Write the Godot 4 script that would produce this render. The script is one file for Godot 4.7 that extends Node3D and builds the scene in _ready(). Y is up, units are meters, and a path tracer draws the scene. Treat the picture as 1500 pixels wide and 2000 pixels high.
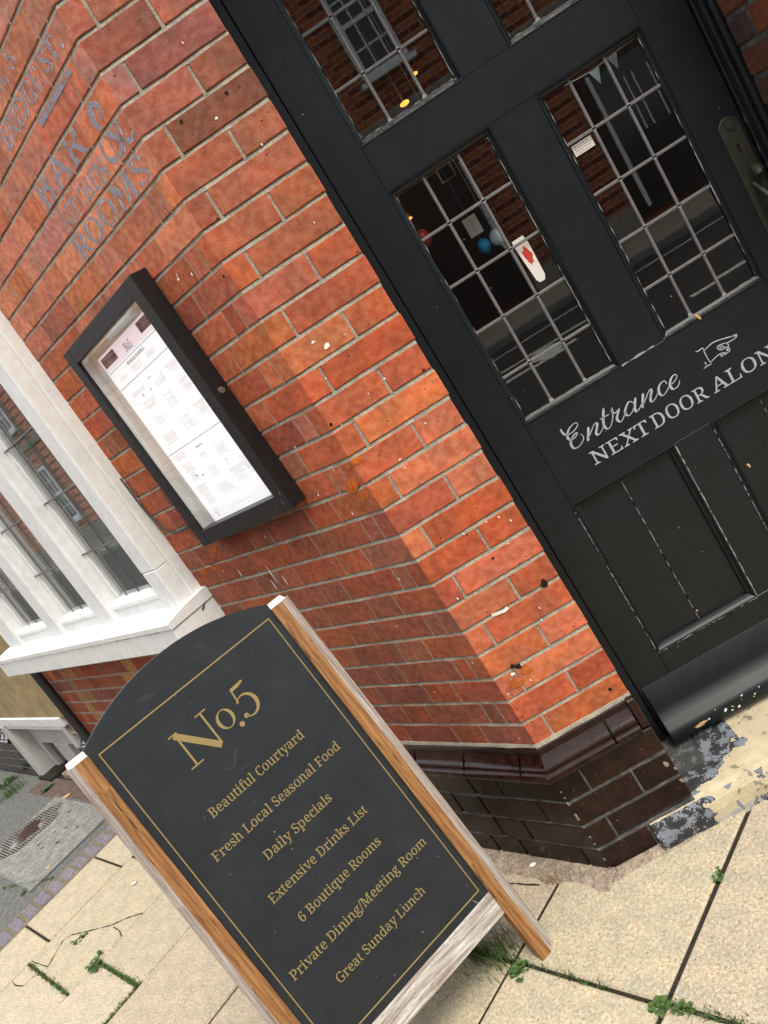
extends Node3D

const Q := 0.70710678
var SB := Basis(Vector3(Q, 0, Q), Vector3.UP, Vector3(-Q, 0, Q))   # side wall: x towards the corner, y up, z out of the wall
var PLAN := Basis(Vector3(1, 0, 0), Vector3(0, 0, -1), Vector3(0, 1, 0))
var rng := RandomNumberGenerator.new()
var M := {}
var names := {}


class MB:
	var v := PackedVector3Array()
	var n := PackedVector3Array()
	var uv := PackedVector2Array()
	var c := PackedColorArray()
	var col := Color(1, 1, 1)
	var uo := Vector2.ZERO
	var us := 1.0
	var xf := Transform3D()

	func uvof(p: Vector3, nn: Vector3) -> Vector2:
		var a := nn.abs()
		var r: Vector2
		if a.z >= a.x and a.z >= a.y:
			r = Vector2(p.x, -p.y)
		elif a.x >= a.y:
			r = Vector2(p.z, -p.y)
		else:
			r = Vector2(p.x, p.z)
		return r * us + uo

	func tri(a: Vector3, b: Vector3, d: Vector3, na := Vector3.ZERO, nb := Vector3.ZERO, nd := Vector3.ZERO) -> void:   # counter-clockwise from outside
		var fn := (b - a).cross(d - a)
		if fn.length_squared() < 1e-18:
			return
		fn = fn.normalized()
		var l := [[a, na], [d, nd], [b, nb]]
		for e in l:
			var p: Vector3 = e[0]
			var nn: Vector3 = e[1] if e[1] != Vector3.ZERO else fn
			uv.append(uvof(p, fn))
			v.append(xf * p)
			n.append((xf.basis * nn).normalized())
			c.append(col)

	func quad(a: Vector3, b: Vector3, d: Vector3, e: Vector3) -> void:
		tri(a, b, d)
		tri(a, d, e)

	func qn(a: Vector3, b: Vector3, d: Vector3, e: Vector3, na: Vector3, nb: Vector3, nd: Vector3, ne: Vector3) -> void:
		tri(a, b, d, na, nb, nd)
		tri(a, d, e, na, nd, ne)

	func oq(a: Vector3, b: Vector3, d: Vector3, e: Vector3, ctr: Vector3) -> void:   # turned to face away from ctr
		if (b - a).cross(d - a).dot((a + b + d + e) * 0.25 - ctr) < 0:
			quad(e, d, b, a)
		else:
			quad(a, b, d, e)

	func ot(a: Vector3, b: Vector3, d: Vector3, ctr: Vector3) -> void:
		if (b - a).cross(d - a).dot((a + b + d) / 3.0 - ctr) < 0:
			tri(a, d, b)
		else:
			tri(a, b, d)

	func box(ctr: Vector3, size: Vector3, bev := 0.0, bs := Basis()) -> void:
		var h := size * 0.5
		bev = minf(bev, minf(h.x, minf(h.y, h.z)) * 0.9)
		if bev <= 0.0:
			for ax in 3:
				for sg in [-1.0, 1.0]:
					var q := []
					for k in [[-1, -1], [1, -1], [1, 1], [-1, 1]]:
						var p := Vector3.ZERO
						p[ax] = sg * h[ax]
						p[(ax + 1) % 3] = k[0] * h[(ax + 1) % 3]
						p[(ax + 2) % 3] = k[1] * h[(ax + 2) % 3]
						q.append(ctr + bs * p)
					oq(q[0], q[1], q[2], q[3], ctr)
			return
		var g := func(s: Vector3, ax: int) -> Vector3:
			var p := Vector3.ZERO
			for i in 3:
				p[i] = s[i] * (h[i] if i == ax else h[i] - bev)
			return ctr + bs * p
		for ax in 3:
			var b1 := (ax + 1) % 3
			var b2 := (ax + 2) % 3
			for sg in [-1.0, 1.0]:
				var q := []
				for k in [[-1, -1], [1, -1], [1, 1], [-1, 1]]:
					var s := Vector3.ZERO
					s[ax] = sg
					s[b1] = k[0]
					s[b2] = k[1]
					q.append(g.call(s, ax))
				oq(q[0], q[1], q[2], q[3], ctr)
			for k in [[-1, -1], [1, -1], [1, 1], [-1, 1]]:   # edges along ax
				var s1 := Vector3.ZERO
				s1[b1] = k[0]
				s1[b2] = k[1]
				var s2 := s1
				s1[ax] = -1
				s2[ax] = 1
				oq(g.call(s1, b1), g.call(s2, b1), g.call(s2, b2), g.call(s1, b2), ctr)
		for x in [-1.0, 1.0]:
			for y in [-1.0, 1.0]:
				for z in [-1.0, 1.0]:
					var s := Vector3(x, y, z)
					ot(g.call(s, 0), g.call(s, 1), g.call(s, 2), ctr)

	func prism(poly: PackedVector2Array, z0: float, z1: float, bev := 0.0) -> void:
		var ar := 0.0
		for i in poly.size():
			ar += poly[i].cross(poly[(i + 1) % poly.size()])
		if ar < 0:
			poly.reverse()
		var m := poly.size()
		var inn := poly.duplicate()
		if bev > 0.0:
			for i in m:
				var e0 := (poly[i] - poly[(i + m - 1) % m]).normalized()
				var e1 := (poly[(i + 1) % m] - poly[i]).normalized()
				var n0 := Vector2(-e0.y, e0.x)
				var n1 := Vector2(-e1.y, e1.x)
				inn[i] = poly[i] + (n0 + n1) * (bev / maxf(0.3, 1.0 + n0.dot(n1)))
		var zb := z1 - bev
		for i in m:
			var a := poly[i]
			var b := poly[(i + 1) % m]
			quad(Vector3(a.x, a.y, z0), Vector3(b.x, b.y, z0), Vector3(b.x, b.y, zb), Vector3(a.x, a.y, zb))
			if bev > 0.0:
				var ia := inn[i]
				var ib := inn[(i + 1) % m]
				quad(Vector3(a.x, a.y, zb), Vector3(b.x, b.y, zb), Vector3(ib.x, ib.y, z1), Vector3(ia.x, ia.y, z1))
		var t := Geometry2D.triangulate_polygon(inn)
		for i in range(0, t.size(), 3):
			var a := inn[t[i]]
			var b := inn[t[i + 1]]
			var d := inn[t[i + 2]]
			if (b - a).cross(d - a) < 0:
				var w := b
				b = d
				d = w
			tri(Vector3(a.x, a.y, z1), Vector3(b.x, b.y, z1), Vector3(d.x, d.y, z1))
			tri(Vector3(a.x, a.y, z0), Vector3(d.x, d.y, z0), Vector3(b.x, b.y, z0))

	func tube(pts: PackedVector3Array, rad: Array, seg := 8, cap := true) -> void:
		var m := pts.size()
		var last := Vector3.ZERO
		var rings := []
		for i in m:
			var d := (pts[mini(i + 1, m - 1)] - pts[maxi(i - 1, 0)]).normalized()
			if last == Vector3.ZERO:
				last = d.cross(Vector3.UP if absf(d.y) < 0.9 else Vector3.RIGHT).normalized()
			last = (last - d * last.dot(d)).normalized()
			var b := d.cross(last)
			var r: float = rad[mini(i, rad.size() - 1)]
			var ring := []
			for k in seg + 1:
				var t := TAU * k / seg
				var nn := last * cos(t) + b * sin(t)
				ring.append([pts[i] + nn * r, nn])
			rings.append(ring)
		for i in m - 1:
			for k in seg:
				var a = rings[i][k]
				var b = rings[i][k + 1]
				var d = rings[i + 1][k + 1]
				var e = rings[i + 1][k]
				qn(a[0], b[0], d[0], e[0], a[1], b[1], d[1], e[1])
		if cap:
			for k in seg:
				ot(pts[0], rings[0][k][0], rings[0][k + 1][0], pts[1])
				ot(pts[m - 1], rings[m - 1][k][0], rings[m - 1][k + 1][0], pts[m - 2])

	func ball(ctr: Vector3, r: Vector3, a := 12, b := 8) -> void:
		for i in b:
			for k in a:
				var q := []
				for e in [[i, k], [i, k + 1], [i + 1, k + 1], [i + 1, k]]:
					var th: float = PI * e[0] / b
					var ph: float = TAU * e[1] / a
					q.append(Vector3(sin(th) * cos(ph), cos(th), sin(th) * sin(ph)))
				var p := []
				for e in q:
					p.append(ctr + e * r)
				qn(p[3], p[2], p[1], p[0], q[3], q[2], q[1], q[0]) if (p[2] - p[3]).cross(p[0] - p[3]).dot(q[1] + q[3]) > 0 else qn(p[0], p[1], p[2], p[3], q[0], q[1], q[2], q[3])

	func disc(ctr: Vector3, r: float, nrm: Vector3, seg := 12, jit := 0.0, rn: RandomNumberGenerator = null, sq := 1.0) -> void:
		var u := nrm.cross(Vector3.UP if absf(nrm.y) < 0.9 else Vector3.RIGHT).normalized()
		var w := nrm.cross(u)
		var p := []
		for k in seg:
			var rr := r * (1.0 + (rn.randf_range(-jit, jit) if rn else 0.0))
			p.append(ctr + (u * cos(TAU * k / seg) + w * sin(TAU * k / seg) * sq) * rr)
		for k in seg:
			ot(ctr, p[k], p[(k + 1) % seg], ctr - nrm)

	func ribbon(pts: PackedVector2Array, wid: Callable, z: float) -> void:   # flat stroke in the xy plane
		var m := pts.size()
		var l := []
		for i in m:
			var d := (pts[mini(i + 1, m - 1)] - pts[maxi(i - 1, 0)]).normalized()
			var h: float = wid.call(d, float(i) / (m - 1)) * 0.5
			var nn := Vector2(-d.y, d.x)
			l.append([pts[i] + nn * h, pts[i] - nn * h])
		for i in m - 1:
			ot(V(l[i][0], z), V(l[i][1], z), V(l[i + 1][1], z), V(pts[i], z - 1))
			ot(V(l[i][0], z), V(l[i + 1][1], z), V(l[i + 1][0], z), V(pts[i], z - 1))

	func V(p: Vector2, z: float) -> Vector3:
		return Vector3(p.x, p.y, z)

	func mesh() -> ArrayMesh:
		var a := []
		a.resize(Mesh.ARRAY_MAX)
		a[Mesh.ARRAY_VERTEX] = v
		a[Mesh.ARRAY_NORMAL] = n
		a[Mesh.ARRAY_TEX_UV] = uv
		a[Mesh.ARRAY_COLOR] = c
		var m := ArrayMesh.new()
		m.add_surface_from_arrays(Mesh.PRIMITIVE_TRIANGLES, a)
		return m


# ---------------------------------------------------------------- naming helpers
func numbered(called: String) -> String:
	var k: int = names.get(called, 0)
	names[called] = k + 1
	return called if k == 0 else "%s_%03d" % [called, k]


func thing(called: String, label: String, category: String, at := Vector3.ZERO, bs := Basis(), group := "") -> Node3D:
	var o := Node3D.new()
	o.name = numbered(called)
	add_child(o)
	o.transform = Transform3D(bs, at)
	tag(o, label, category, group)
	return o


func tag(o: Node3D, label: String, category: String, group := "") -> Node3D:
	o.set_meta("label", label)
	o.set_meta("category", category)
	if group:
		o.set_meta("group", group)
	return o


func part(called: String, mb: MB, mat: Material, parent: Node3D = null, xf := Transform3D()) -> MeshInstance3D:
	var o := MeshInstance3D.new()
	o.mesh = mb.mesh()
	o.material_override = mat
	o.transform = xf
	if parent == null:
		o.name = numbered(called)
		add_child(o)
	else:
		var pool: Dictionary = parent.get_meta("pool") if parent.has_meta("pool") else {}
		var k: int = pool.get(called, 0)
		pool[called] = k + 1
		parent.set_meta("pool", pool)
		o.name = called if k == 0 else "%s_%03d" % [called, k]
		parent.add_child(o, true)
	return o


func structure(o: Node3D) -> Node3D:
	o.set_meta("kind", "structure")
	return o


func stuff(o: Node3D) -> Node3D:
	o.set_meta("kind", "stuff")
	return o


func sroot(called: String, label: String, category: String, at := Vector3.ZERO) -> Node3D:   # a thing in the side wall's axes
	return thing(called, label, category, SB * at, SB)


# ---------------------------------------------------------------- textures
func nz(sd: int, freq: float, oct: int, w: int, kind := FastNoiseLite.TYPE_SIMPLEX_SMOOTH) -> PackedByteArray:
	var f := FastNoiseLite.new()
	f.seed = sd
	f.noise_type = kind
	f.frequency = freq
	f.fractal_octaves = oct
	f.fractal_type = FastNoiseLite.FRACTAL_FBM if oct > 1 else FastNoiseLite.FRACTAL_NONE
	var im := f.get_seamless_image(w, w)
	im.convert(Image.FORMAT_L8)
	return im.get_data()


func rgbtex(w: int, h: int, d: PackedByteArray) -> ImageTexture:
	return ImageTexture.create_from_image(Image.create_from_data(w, h, false, Image.FORMAT_RGB8, d))


func ltex(w: int, h: int, d: PackedByteArray) -> ImageTexture:
	return ImageTexture.create_from_image(Image.create_from_data(w, h, false, Image.FORMAT_L8, d))


func b8(x: float) -> int:
	return clampi(int(x * 255.0), 0, 255)


func grain(w: int, sd: int, f1: float, f2: float, f3: float, base: float, a1: float, a2: float, a3: float, warm: float, spots := 0.0, spot_f := 0.08, spot_v := 0.45, pale := 0.0) -> Array:   # [colour, height]
	var n1 := nz(sd, f1, 3, w)
	var n2 := nz(sd + 1, f2, 3, w)
	var n3 := nz(sd + 2, f3, 2, w)
	var n4 := nz(sd + 3, spot_f, 2, w)
	var d := PackedByteArray()
	d.resize(w * w * 3)
	var hh := PackedByteArray()
	hh.resize(w * w)
	for i in w * w:
		var x1 := n1[i] / 255.0 - 0.5
		var x2 := n2[i] / 255.0 - 0.5
		var x3 := n3[i] / 255.0 - 0.5
		var val := base + a1 * x1 + a2 * x2 + a3 * x3
		var ht := 0.6 + 0.3 * x2 + 0.5 * x3
		var s := n4[i] / 255.0
		if spots > 0.0 and s > 1.0 - spots:
			var k := minf(1.0, (s - 1.0 + spots) * 12.0)
			val *= lerpf(1.0, spot_v, k)
			ht -= 0.35 * k
		elif pale > 0.0 and s < pale:
			val += 0.35 * minf(1.0, (pale - s) * 12.0)
		d[i * 3] = b8(val)
		d[i * 3 + 1] = b8(val * (1.0 + warm * x2 - 0.5 * warm * x1))
		d[i * 3 + 2] = b8(val * (1.0 + 1.6 * warm * x2 - 0.8 * warm * x1))
		hh[i] = b8(ht)
	return [d, hh]


func mat(nm: String, albedo: Color, rough := 0.8, spec := 0.5, tex: Texture2D = null, uvs := 1.0, bump: Texture2D = null, bumpcm := 0.0) -> StandardMaterial3D:
	var m := StandardMaterial3D.new()
	m.resource_name = nm
	m.albedo_color = albedo.linear_to_srgb()
	m.albedo_color.a = albedo.a
	m.roughness = rough
	m.metallic_specular = spec
	m.vertex_color_use_as_albedo = true
	if tex:
		m.albedo_texture = tex
	if bump:
		m.heightmap_enabled = true
		m.heightmap_texture = bump
		m.heightmap_scale = bumpcm
	m.uv1_scale = Vector3(uvs, uvs, uvs)
	M[nm] = m
	return m


func textures() -> void:
	# brick
	var w := 512
	var g := grain(w, 11, 0.006, 0.03, 0.2, 0.88, 0.22, 0.16, 0.11, 0.20, 0.06, 0.03, 0.62)
	var d: PackedByteArray = g[0]
	var r2 := RandomNumberGenerator.new()
	r2.seed = 5
	for k in 70:   # pale scratches, upright
		var x := r2.randi_range(0, w - 1)
		var y := r2.randi_range(0, w - 1)
		var ln := r2.randi_range(5, 26)
		var sl := r2.randf_range(-0.2, 0.35)
		for t in ln:
			var px := posmod(x + int(t * sl), w)
			var i := (posmod(y + t, w) * w + px) * 3
			d[i] = mini(255, d[i] + 45)
			d[i + 1] = mini(255, d[i + 1] + 60)
			d[i + 2] = mini(255, d[i + 2] + 62)
	for k in 16:   # pits
		var x := r2.randi_range(0, w - 1)
		var y := r2.randi_range(0, w - 1)
		var rr := r2.randi_range(1, 3)
		for a in range(-rr, rr + 1):
			for b in range(-rr, rr + 1):
				if a * a + b * b * 2 <= rr * rr:
					var j := posmod(y + b, w) * w + posmod(x + a, w)
					for q in 3:
						d[j * 3 + q] = int(d[j * 3 + q] * 0.45)
					g[1][j] = int(g[1][j] * 0.4)
	mat("brick", Color(1, 1, 1), 0.86, 0.35, rgbtex(w, w, d), 2.4, ltex(w, w, g[1]), 0.16)
	g = grain(w, 31, 0.01, 0.06, 0.3, 0.8, 0.2, 0.2, 0.3, 0.06, 0.12, 0.2, 0.6)
	mat("mortar", Color(0.46, 0.41, 0.32), 0.95, 0.2, rgbtex(w, w, g[0]), 4.0, ltex(w, w, g[1]), 0.2)
	# glazed brick
	g = grain(w, 41, 0.012, 0.04, 0.2, 0.8, 0.4, 0.3, 0.1, 0.1, 0.10, 0.1, 1.8)
	var m := mat("glazed", Color(0.026, 0.0095, 0.0075), 0.22, 0.36, rgbtex(w, w, g[0]), 2.0, ltex(w, w, g[1]), 0.04)
	mat("joint_dark", Color(0.11, 0.108, 0.10), 0.9, 0.3, rgbtex(w, w, g[0]), 3.0)
	# paving slab
	g = grain(w, 51, 0.008, 0.045, 0.15, 0.84, 0.12, 0.16, 0.26, 0.10, 0.24, 0.075, 0.70, 0.22)
	mat("slab", Color(0.61, 0.525, 0.385), 0.93, 0.25, rgbtex(w, w, g[0]), 3.2, ltex(w, w, g[1]), 0.16)
	g = grain(w, 61, 0.02, 0.08, 0.3, 0.75, 0.25, 0.3, 0.35, 0.04, 0.15, 0.2, 0.6, 0.15)
	var at := rgbtex(w, w, g[0])
	mat("asphalt", Color(0.105, 0.105, 0.10), 0.95, 0.3, at, 2.2, ltex(w, w, g[1]), 0.3)
	mat("tarmac", Color(0.225, 0.225, 0.212), 0.95, 0.3, at, 2.2, ltex(w, w, g[1]), 0.25)
	mat("bed", Color(0.055, 0.046, 0.034), 0.97, 0.2, at, 2.0)
	mat("fillet", Color(0.47, 0.375, 0.285), 0.95, 0.2, at, 2.0, ltex(w, w, g[1]), 0.25)
	mat("sandy", Color(0.30, 0.255, 0.17), 0.97, 0.2, at, 3.0, ltex(w, w, g[1]), 0.3)
	mat("rusty", Color(0.22, 0.155, 0.135), 0.95, 0.2, at, 1.5, ltex(w, w, g[1]), 0.2)
	mat("cover", Color(0.36, 0.362, 0.33), 0.9, 0.3, at, 1.3, ltex(w, w, g[1]), 0.1)
	mat("sett", Color(0.33, 0.29, 0.32), 0.9, 0.3, at, 2.6, ltex(w, w, g[1]), 0.15)
	# painted timber
	g = grain(w, 71, 0.008, 0.04, 0.25, 0.86, 0.16, 0.12, 0.06, 0.03, 0.05, 0.05, 0.85)
	var pt := rgbtex(w, w, g[0])
	var gw := grain(w, 75, 0.006, 0.03, 0.2, 0.95, 0.07, 0.05, 0.03, 0.02, 0.03, 0.05, 0.93)
	var wt := rgbtex(w, w, gw[0])
	var ph := ltex(w, w, g[1])
	mat("black_paint", Color(0.0075, 0.0115, 0.0145), 0.40, 0.40, pt, 1.6, ph, 0.03)
	mat("board_black", Color(0.0170, 0.0208, 0.0250), 0.5, 0.4, pt, 1.2, ph, 0.01)
	mat("white_paint", Color(0.77, 0.785, 0.77), 0.5, 0.5, wt, 1.4, ltex(w, w, gw[1]), 0.02)
	mat("grey_paint", Color(0.50, 0.50, 0.475), 0.7, 0.4, wt, 1.4, ph, 0.05)
	mat("case_metal", Color(0.0125, 0.0118, 0.0138), 0.45, 0.42, pt, 2.0)
	mat("cream", Color(0.78, 0.76, 0.70), 0.6, 0.4, wt, 2.0)
	mat("render", Color(0.46, 0.36, 0.19), 0.95, 0.2, pt, 1.2, ph, 0.2)
	mat("lead", Color(0.17, 0.163, 0.168), 0.6, 0.5, pt, 5.0)
	mat("dark_lead", Color(0.10, 0.10, 0.10), 0.6, 0.4)
	mat("chip", Color(0.27, 0.27, 0.265), 0.8, 0.3)
	mat("bare_wood_chip", Color(0.48, 0.32, 0.16), 0.8, 0.3)
	mat("sign_silver", Color(0.46, 0.52, 0.56), 0.5, 0.5, pt, 4.0)
	mat("gold", Color(0.225, 0.168, 0.064), 0.45, 0.5)
	mat("hole", Color(0.02, 0.014, 0.01), 1.0, 0.1)
	mat("fleck", Color(0.75, 0.72, 0.66), 0.9, 0.2)
	mat("spall", Color(0.58, 0.15, 0.035), 0.95, 0.2, M["brick"].albedo_texture, 5.0, M["brick"].heightmap_texture, 0.3)
	mat("cable", Color(0.05, 0.045, 0.04), 0.6, 0.4)
	mat("iron", Color(0.025, 0.027, 0.03), 0.5, 0.5)
	mat("bronze", Color(0.055, 0.06, 0.045), 0.45, 0.5, pt, 6.0)
	M["bronze"].metallic = 0.5
	mat("steel", Color(0.55, 0.5, 0.44), 0.3, 0.5)
	M["steel"].metallic = 0.9
	mat("room", Color(0.045, 0.035, 0.028), 0.9, 0.2)
	mat("room_pale", Color(0.40, 0.44, 0.41), 0.9, 0.3)
	# wood: streaks along y
	var ww := 256
	var wh := 1024
	var cols := []
	for k in 2:
		var na := FastNoiseLite.new()
		na.seed = 81 + k
		na.frequency = 1.0
		na.fractal_octaves = 4
		var dd := PackedByteArray()
		dd.resize(ww * wh * 3)
		for y in wh:
			for x in ww:
				var s := na.get_noise_2d(x * 0.05 + 0.6 * sin(y * 0.006), y * 0.0035)
				var f := na.get_noise_2d(x * 0.32 + 50.0, y * 0.012 + 9.0)
				var kn := na.get_noise_2d(x * 0.035 + 200.0, y * 0.0045 + 77.0)
				var val := 0.80 + 0.26 * s + 0.16 * f
				var cr := 0.0
				if k == 0:
					cr = smoothstep(0.40, 0.62, kn + 0.22 * f)
				else:
					cr = smoothstep(0.42, 0.5, f) * 0.7
				val *= 1.0 - 0.62 * cr
				var i := (y * ww + x) * 3
				dd[i] = b8(val)
				dd[i + 1] = b8(val * (1.0 + 0.10 * s - 0.05 * cr))
				dd[i + 2] = b8(val * (1.0 + 0.16 * s))
		cols.append(rgbtex(ww, wh, dd))
	mat("orange_wood", Color(0.36, 0.165, 0.055), 0.5, 0.45, cols[0], 1.0)
	M["orange_wood"].uv1_scale = Vector3(9.0, 1.3, 1)
	mat("grey_wood", Color(0.62, 0.53, 0.46), 0.85, 0.3, cols[1], 1.0)
	M["grey_wood"].uv1_scale = Vector3(12.0, 1.1, 1)
	mat("rail_wood", Color(0.60, 0.545, 0.485), 0.85, 0.3, cols[1], 1.0)
	M["rail_wood"].uv1_scale = Vector3(1.0, 1.0, 1)
	mat("pale_end", Color(0.88, 0.85, 0.72), 0.8, 0.3, pt, 4.0)
	# worn lettering on brick
	var na := nz(91, 0.02, 3, w)
	var nb := nz(92, 0.16, 2, w)
	for k in 2:
		var im := Image.create(w, w, false, Image.FORMAT_RGBA8)
		for y in w:
			for x in w:
				var i := y * w + x
				var a := na[i] / 255.0 * 0.55 + nb[i] / 255.0 * 0.5
				var sh := 0.8 + 0.35 * (nb[i] / 255.0 - 0.5)
				im.set_pixel(x, y, Color(sh, sh, sh, 1.0 if a > [0.36, 0.50][k] else 0.0))
		var lm := mat(["old_paint", "old_edge"][k], [Color(0.40, 0.39, 0.45), Color(0.78, 0.66, 0.63)][k], 0.85, 0.3, ImageTexture.create_from_image(im), 3.0)
		lm.transparency = BaseMaterial3D.TRANSPARENCY_ALPHA_SCISSOR
		lm.alpha_scissor_threshold = 0.5
	# glass
	var gl := mat("glass", Color(0.02, 0.025, 0.025, 0.004), 0.012, 0.5)
	gl.transparency = BaseMaterial3D.TRANSPARENCY_ALPHA
	gl.vertex_color_use_as_albedo = false
	# distant brickwork
	var bw := 512
	var dn := nz(101, 0.05, 2, bw)
	var bd := PackedByteArray()
	bd.resize(bw * bw * 3)
	for y in bw:
		var row := y / 32
		for x in bw:
			var xx := posmod(x + (row % 2) * 32, bw)
			var id := xx / 64
			var jt := (y % 32) < 4 or (xx % 64) < 3
			var hsh := sin(float(id * 37 + row * 91)) * 0.5 + 0.5
			var val := 0.62 + 0.34 * hsh + 0.2 * (dn[y * bw + x] / 255.0 - 0.5)
			var i := (y * bw + x) * 3
			if jt:
				bd[i] = b8(0.98)
				bd[i + 1] = b8(1.0)
				bd[i + 2] = b8(1.0)
			else:
				bd[i] = b8(val)
				bd[i + 1] = b8(val * (0.58 + 0.1 * hsh))
				bd[i + 2] = b8(val * 0.48)
	mat("far_brick", Color(0.40, 0.31, 0.27), 0.9, 0.2, rgbtex(bw, bw, bd), 0.55)
	mat("house_brick", Color(0.66, 0.52, 0.43), 0.9, 0.2, M["far_brick"].albedo_texture, 0.55)
	mat("far_glass", Color(0.03, 0.035, 0.04), 0.06, 0.5)
	mat("far_stone", Color(0.45, 0.42, 0.36), 0.9, 0.3, at, 0.8)
	mat("shop_black", Color(0.012, 0.012, 0.014), 0.4, 0.4)
	mat("road_paint", Color(0.72, 0.71, 0.62), 0.8, 0.3)
	mat("leaf", Color(0.065, 0.125, 0.03), 0.6, 0.4)
	M["leaf"].backlight_enabled = true
	M["leaf"].backlight = Color(0.3, 0.4, 0.15)
	mat("dry", Color(0.20, 0.10, 0.04), 0.9, 0.2)


# ---------------------------------------------------------------- brickwork
func pick(a: Array):
	return a[rng.randi_range(0, a.size() - 1)]


func brick_seg(mb: MB, x0: float, x1: float, y0: float, y1: float, bev: float, left_arris: bool, right_arris: bool, jit: float) -> Array:
	# one face of a brick in the axes of mb.xf; returns the inner/outer points at the arris ends
	var nx := 3
	var ib := []
	var it := []
	var ob := []
	var ot := []
	for i in nx + 1:
		var f := float(i) / nx
		var j := 0.0 if (i == 0 and left_arris) or (i == nx and right_arris) else 1.0
		var xi := lerpf(x0 + (0.0014 if left_arris else bev), x1 - (0.0014 if right_arris else bev), f)
		var xo := lerpf(x0, x1, f)
		if i == 0 and left_arris or i == nx and right_arris:
			xo = xi
		var jb := rng.randf_range(-jit, jit) * j
		var jt := rng.randf_range(-jit, jit) * j
		ib.append(Vector3(xi, y0 + bev + jb, rng.randf_range(-0.0006, 0.0004) * j))
		it.append(Vector3(xi, y1 - bev + jt, rng.randf_range(-0.0006, 0.0004) * j))
		ob.append(Vector3(xo, y0 + jb * 0.7, -bev))
		ot.append(Vector3(xo, y1 + jt * 0.7, -bev))
	var dz := Vector3(0, 0, -0.016)
	for i in nx:
		mb.quad(ib[i], ib[i + 1], it[i + 1], it[i])
		mb.quad(ob[i], ob[i + 1], ib[i + 1], ib[i])
		mb.quad(it[i], it[i + 1], ot[i + 1], ot[i])
		mb.quad(ob[i] + dz, ob[i + 1] + dz, ob[i + 1], ob[i])
		mb.quad(ot[i], ot[i + 1], ot[i + 1] + dz, ot[i] + dz)
	if not left_arris:
		mb.quad(ob[0], ib[0], it[0], ot[0])
		mb.quad(ob[0] + dz, ob[0], ot[0], ot[0] + dz)
	if not right_arris:
		mb.quad(ib[nx], ob[nx], ot[nx], it[nx])
		mb.quad(ob[nx], ob[nx] + dz, ot[nx] + dz, ot[nx])
	return [ib[0], it[0], ob[0], ot[0]] if left_arris else [ib[nx], it[nx], ob[nx], ot[nx]]


func tint(pal: Array, vary := 0.14) -> Color:
	var b: Color = pick(pal)
	var k := 1.0 + rng.randf_range(-vary, vary)
	return Color(b.r * k, b.g * k * (1.0 + rng.randf_range(-0.07, 0.07)), b.b * k * (1.0 + rng.randf_range(-0.1, 0.1)))


func fxf(d: float) -> Transform3D:
	return Transform3D(Basis(), Vector3(0, 0, d))


func sxf(d: float) -> Transform3D:
	return Transform3D(SB, SB * Vector3(0, 0, d))


func flat_brick(parent: Node3D, called: String, xf: Transform3D, x0: float, x1: float, y0: float, y1: float, col: Color, mt: Material, bev := 0.0018, jit := 0.0008) -> void:
	var mb := MB.new()
	mb.xf = xf
	mb.col = col
	mb.uo = Vector2(rng.randf(), rng.randf())
	brick_seg(mb, x0, x1, y0, y1, bev, false, false, jit)
	part(called, mb, mt, parent)


func corner_brick(parent: Node3D, called: String, d: float, xf_end: float, s_end: float, y0: float, y1: float, cf: Color, cs: Color, mt: Material, bev := 0.0018, jit := 0.0007) -> void:
	var e := d * 0.41421
	var mb := MB.new()
	mb.uo = Vector2(rng.randf(), rng.randf())
	mb.xf = fxf(d)
	mb.col = cf
	var a := brick_seg(mb, -e, xf_end, y0, y1, bev, true, false, jit)
	var fx := mb.xf
	mb.xf = sxf(d)
	mb.col = cs
	var b := brick_seg(mb, -s_end, e, y0, y1, bev, false, true, jit)
	var sx := mb.xf
	mb.xf = Transform3D()
	var A := []
	var B := []
	for i in 4:
		A.append(fx * a[i])
		B.append(sx * b[i])
	mb.quad(B[0], A[0], A[1], B[1])
	mb.quad(B[2], A[2], A[0], B[0])
	mb.quad(B[1], A[1], A[3], B[3])
	part(called, mb, mt, parent)


func bed_joint(mb: MB, x0: float, x1: float, y: float, h: float, top_z: float, bot_z: float) -> void:
	var n := maxi(1, int(absf(x1 - x0) / 0.05))
	var prev := []
	for i in n + 1:
		var x := lerpf(x0, x1, float(i) / n)
		var jz := rng.randf_range(-0.0009, 0.0007)
		var jy := rng.randf_range(-0.0008, 0.0008)
		var p := [Vector3(x, y - h * 0.62, bot_z + jz), Vector3(x, y + h * 0.30 + jy, lerpf(bot_z, top_z, 0.45) + jz), Vector3(x, y + h * 0.62, top_z)]
		if i > 0:
			mb.quad(prev[0], p[0], p[1], prev[1])
			mb.quad(prev[1], p[1], p[2], prev[2])
		prev = p


func perp_joint(mb: MB, x: float, w: float, y0: float, y1: float, z: float) -> void:
	var h := w * 0.62
	mb.quad(Vector3(x - h, y0, z), Vector3(x + h, y0, z), Vector3(x + h, y1, z + rng.randf_range(-0.0008, 0.0006)), Vector3(x - h, y1, z))


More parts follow.
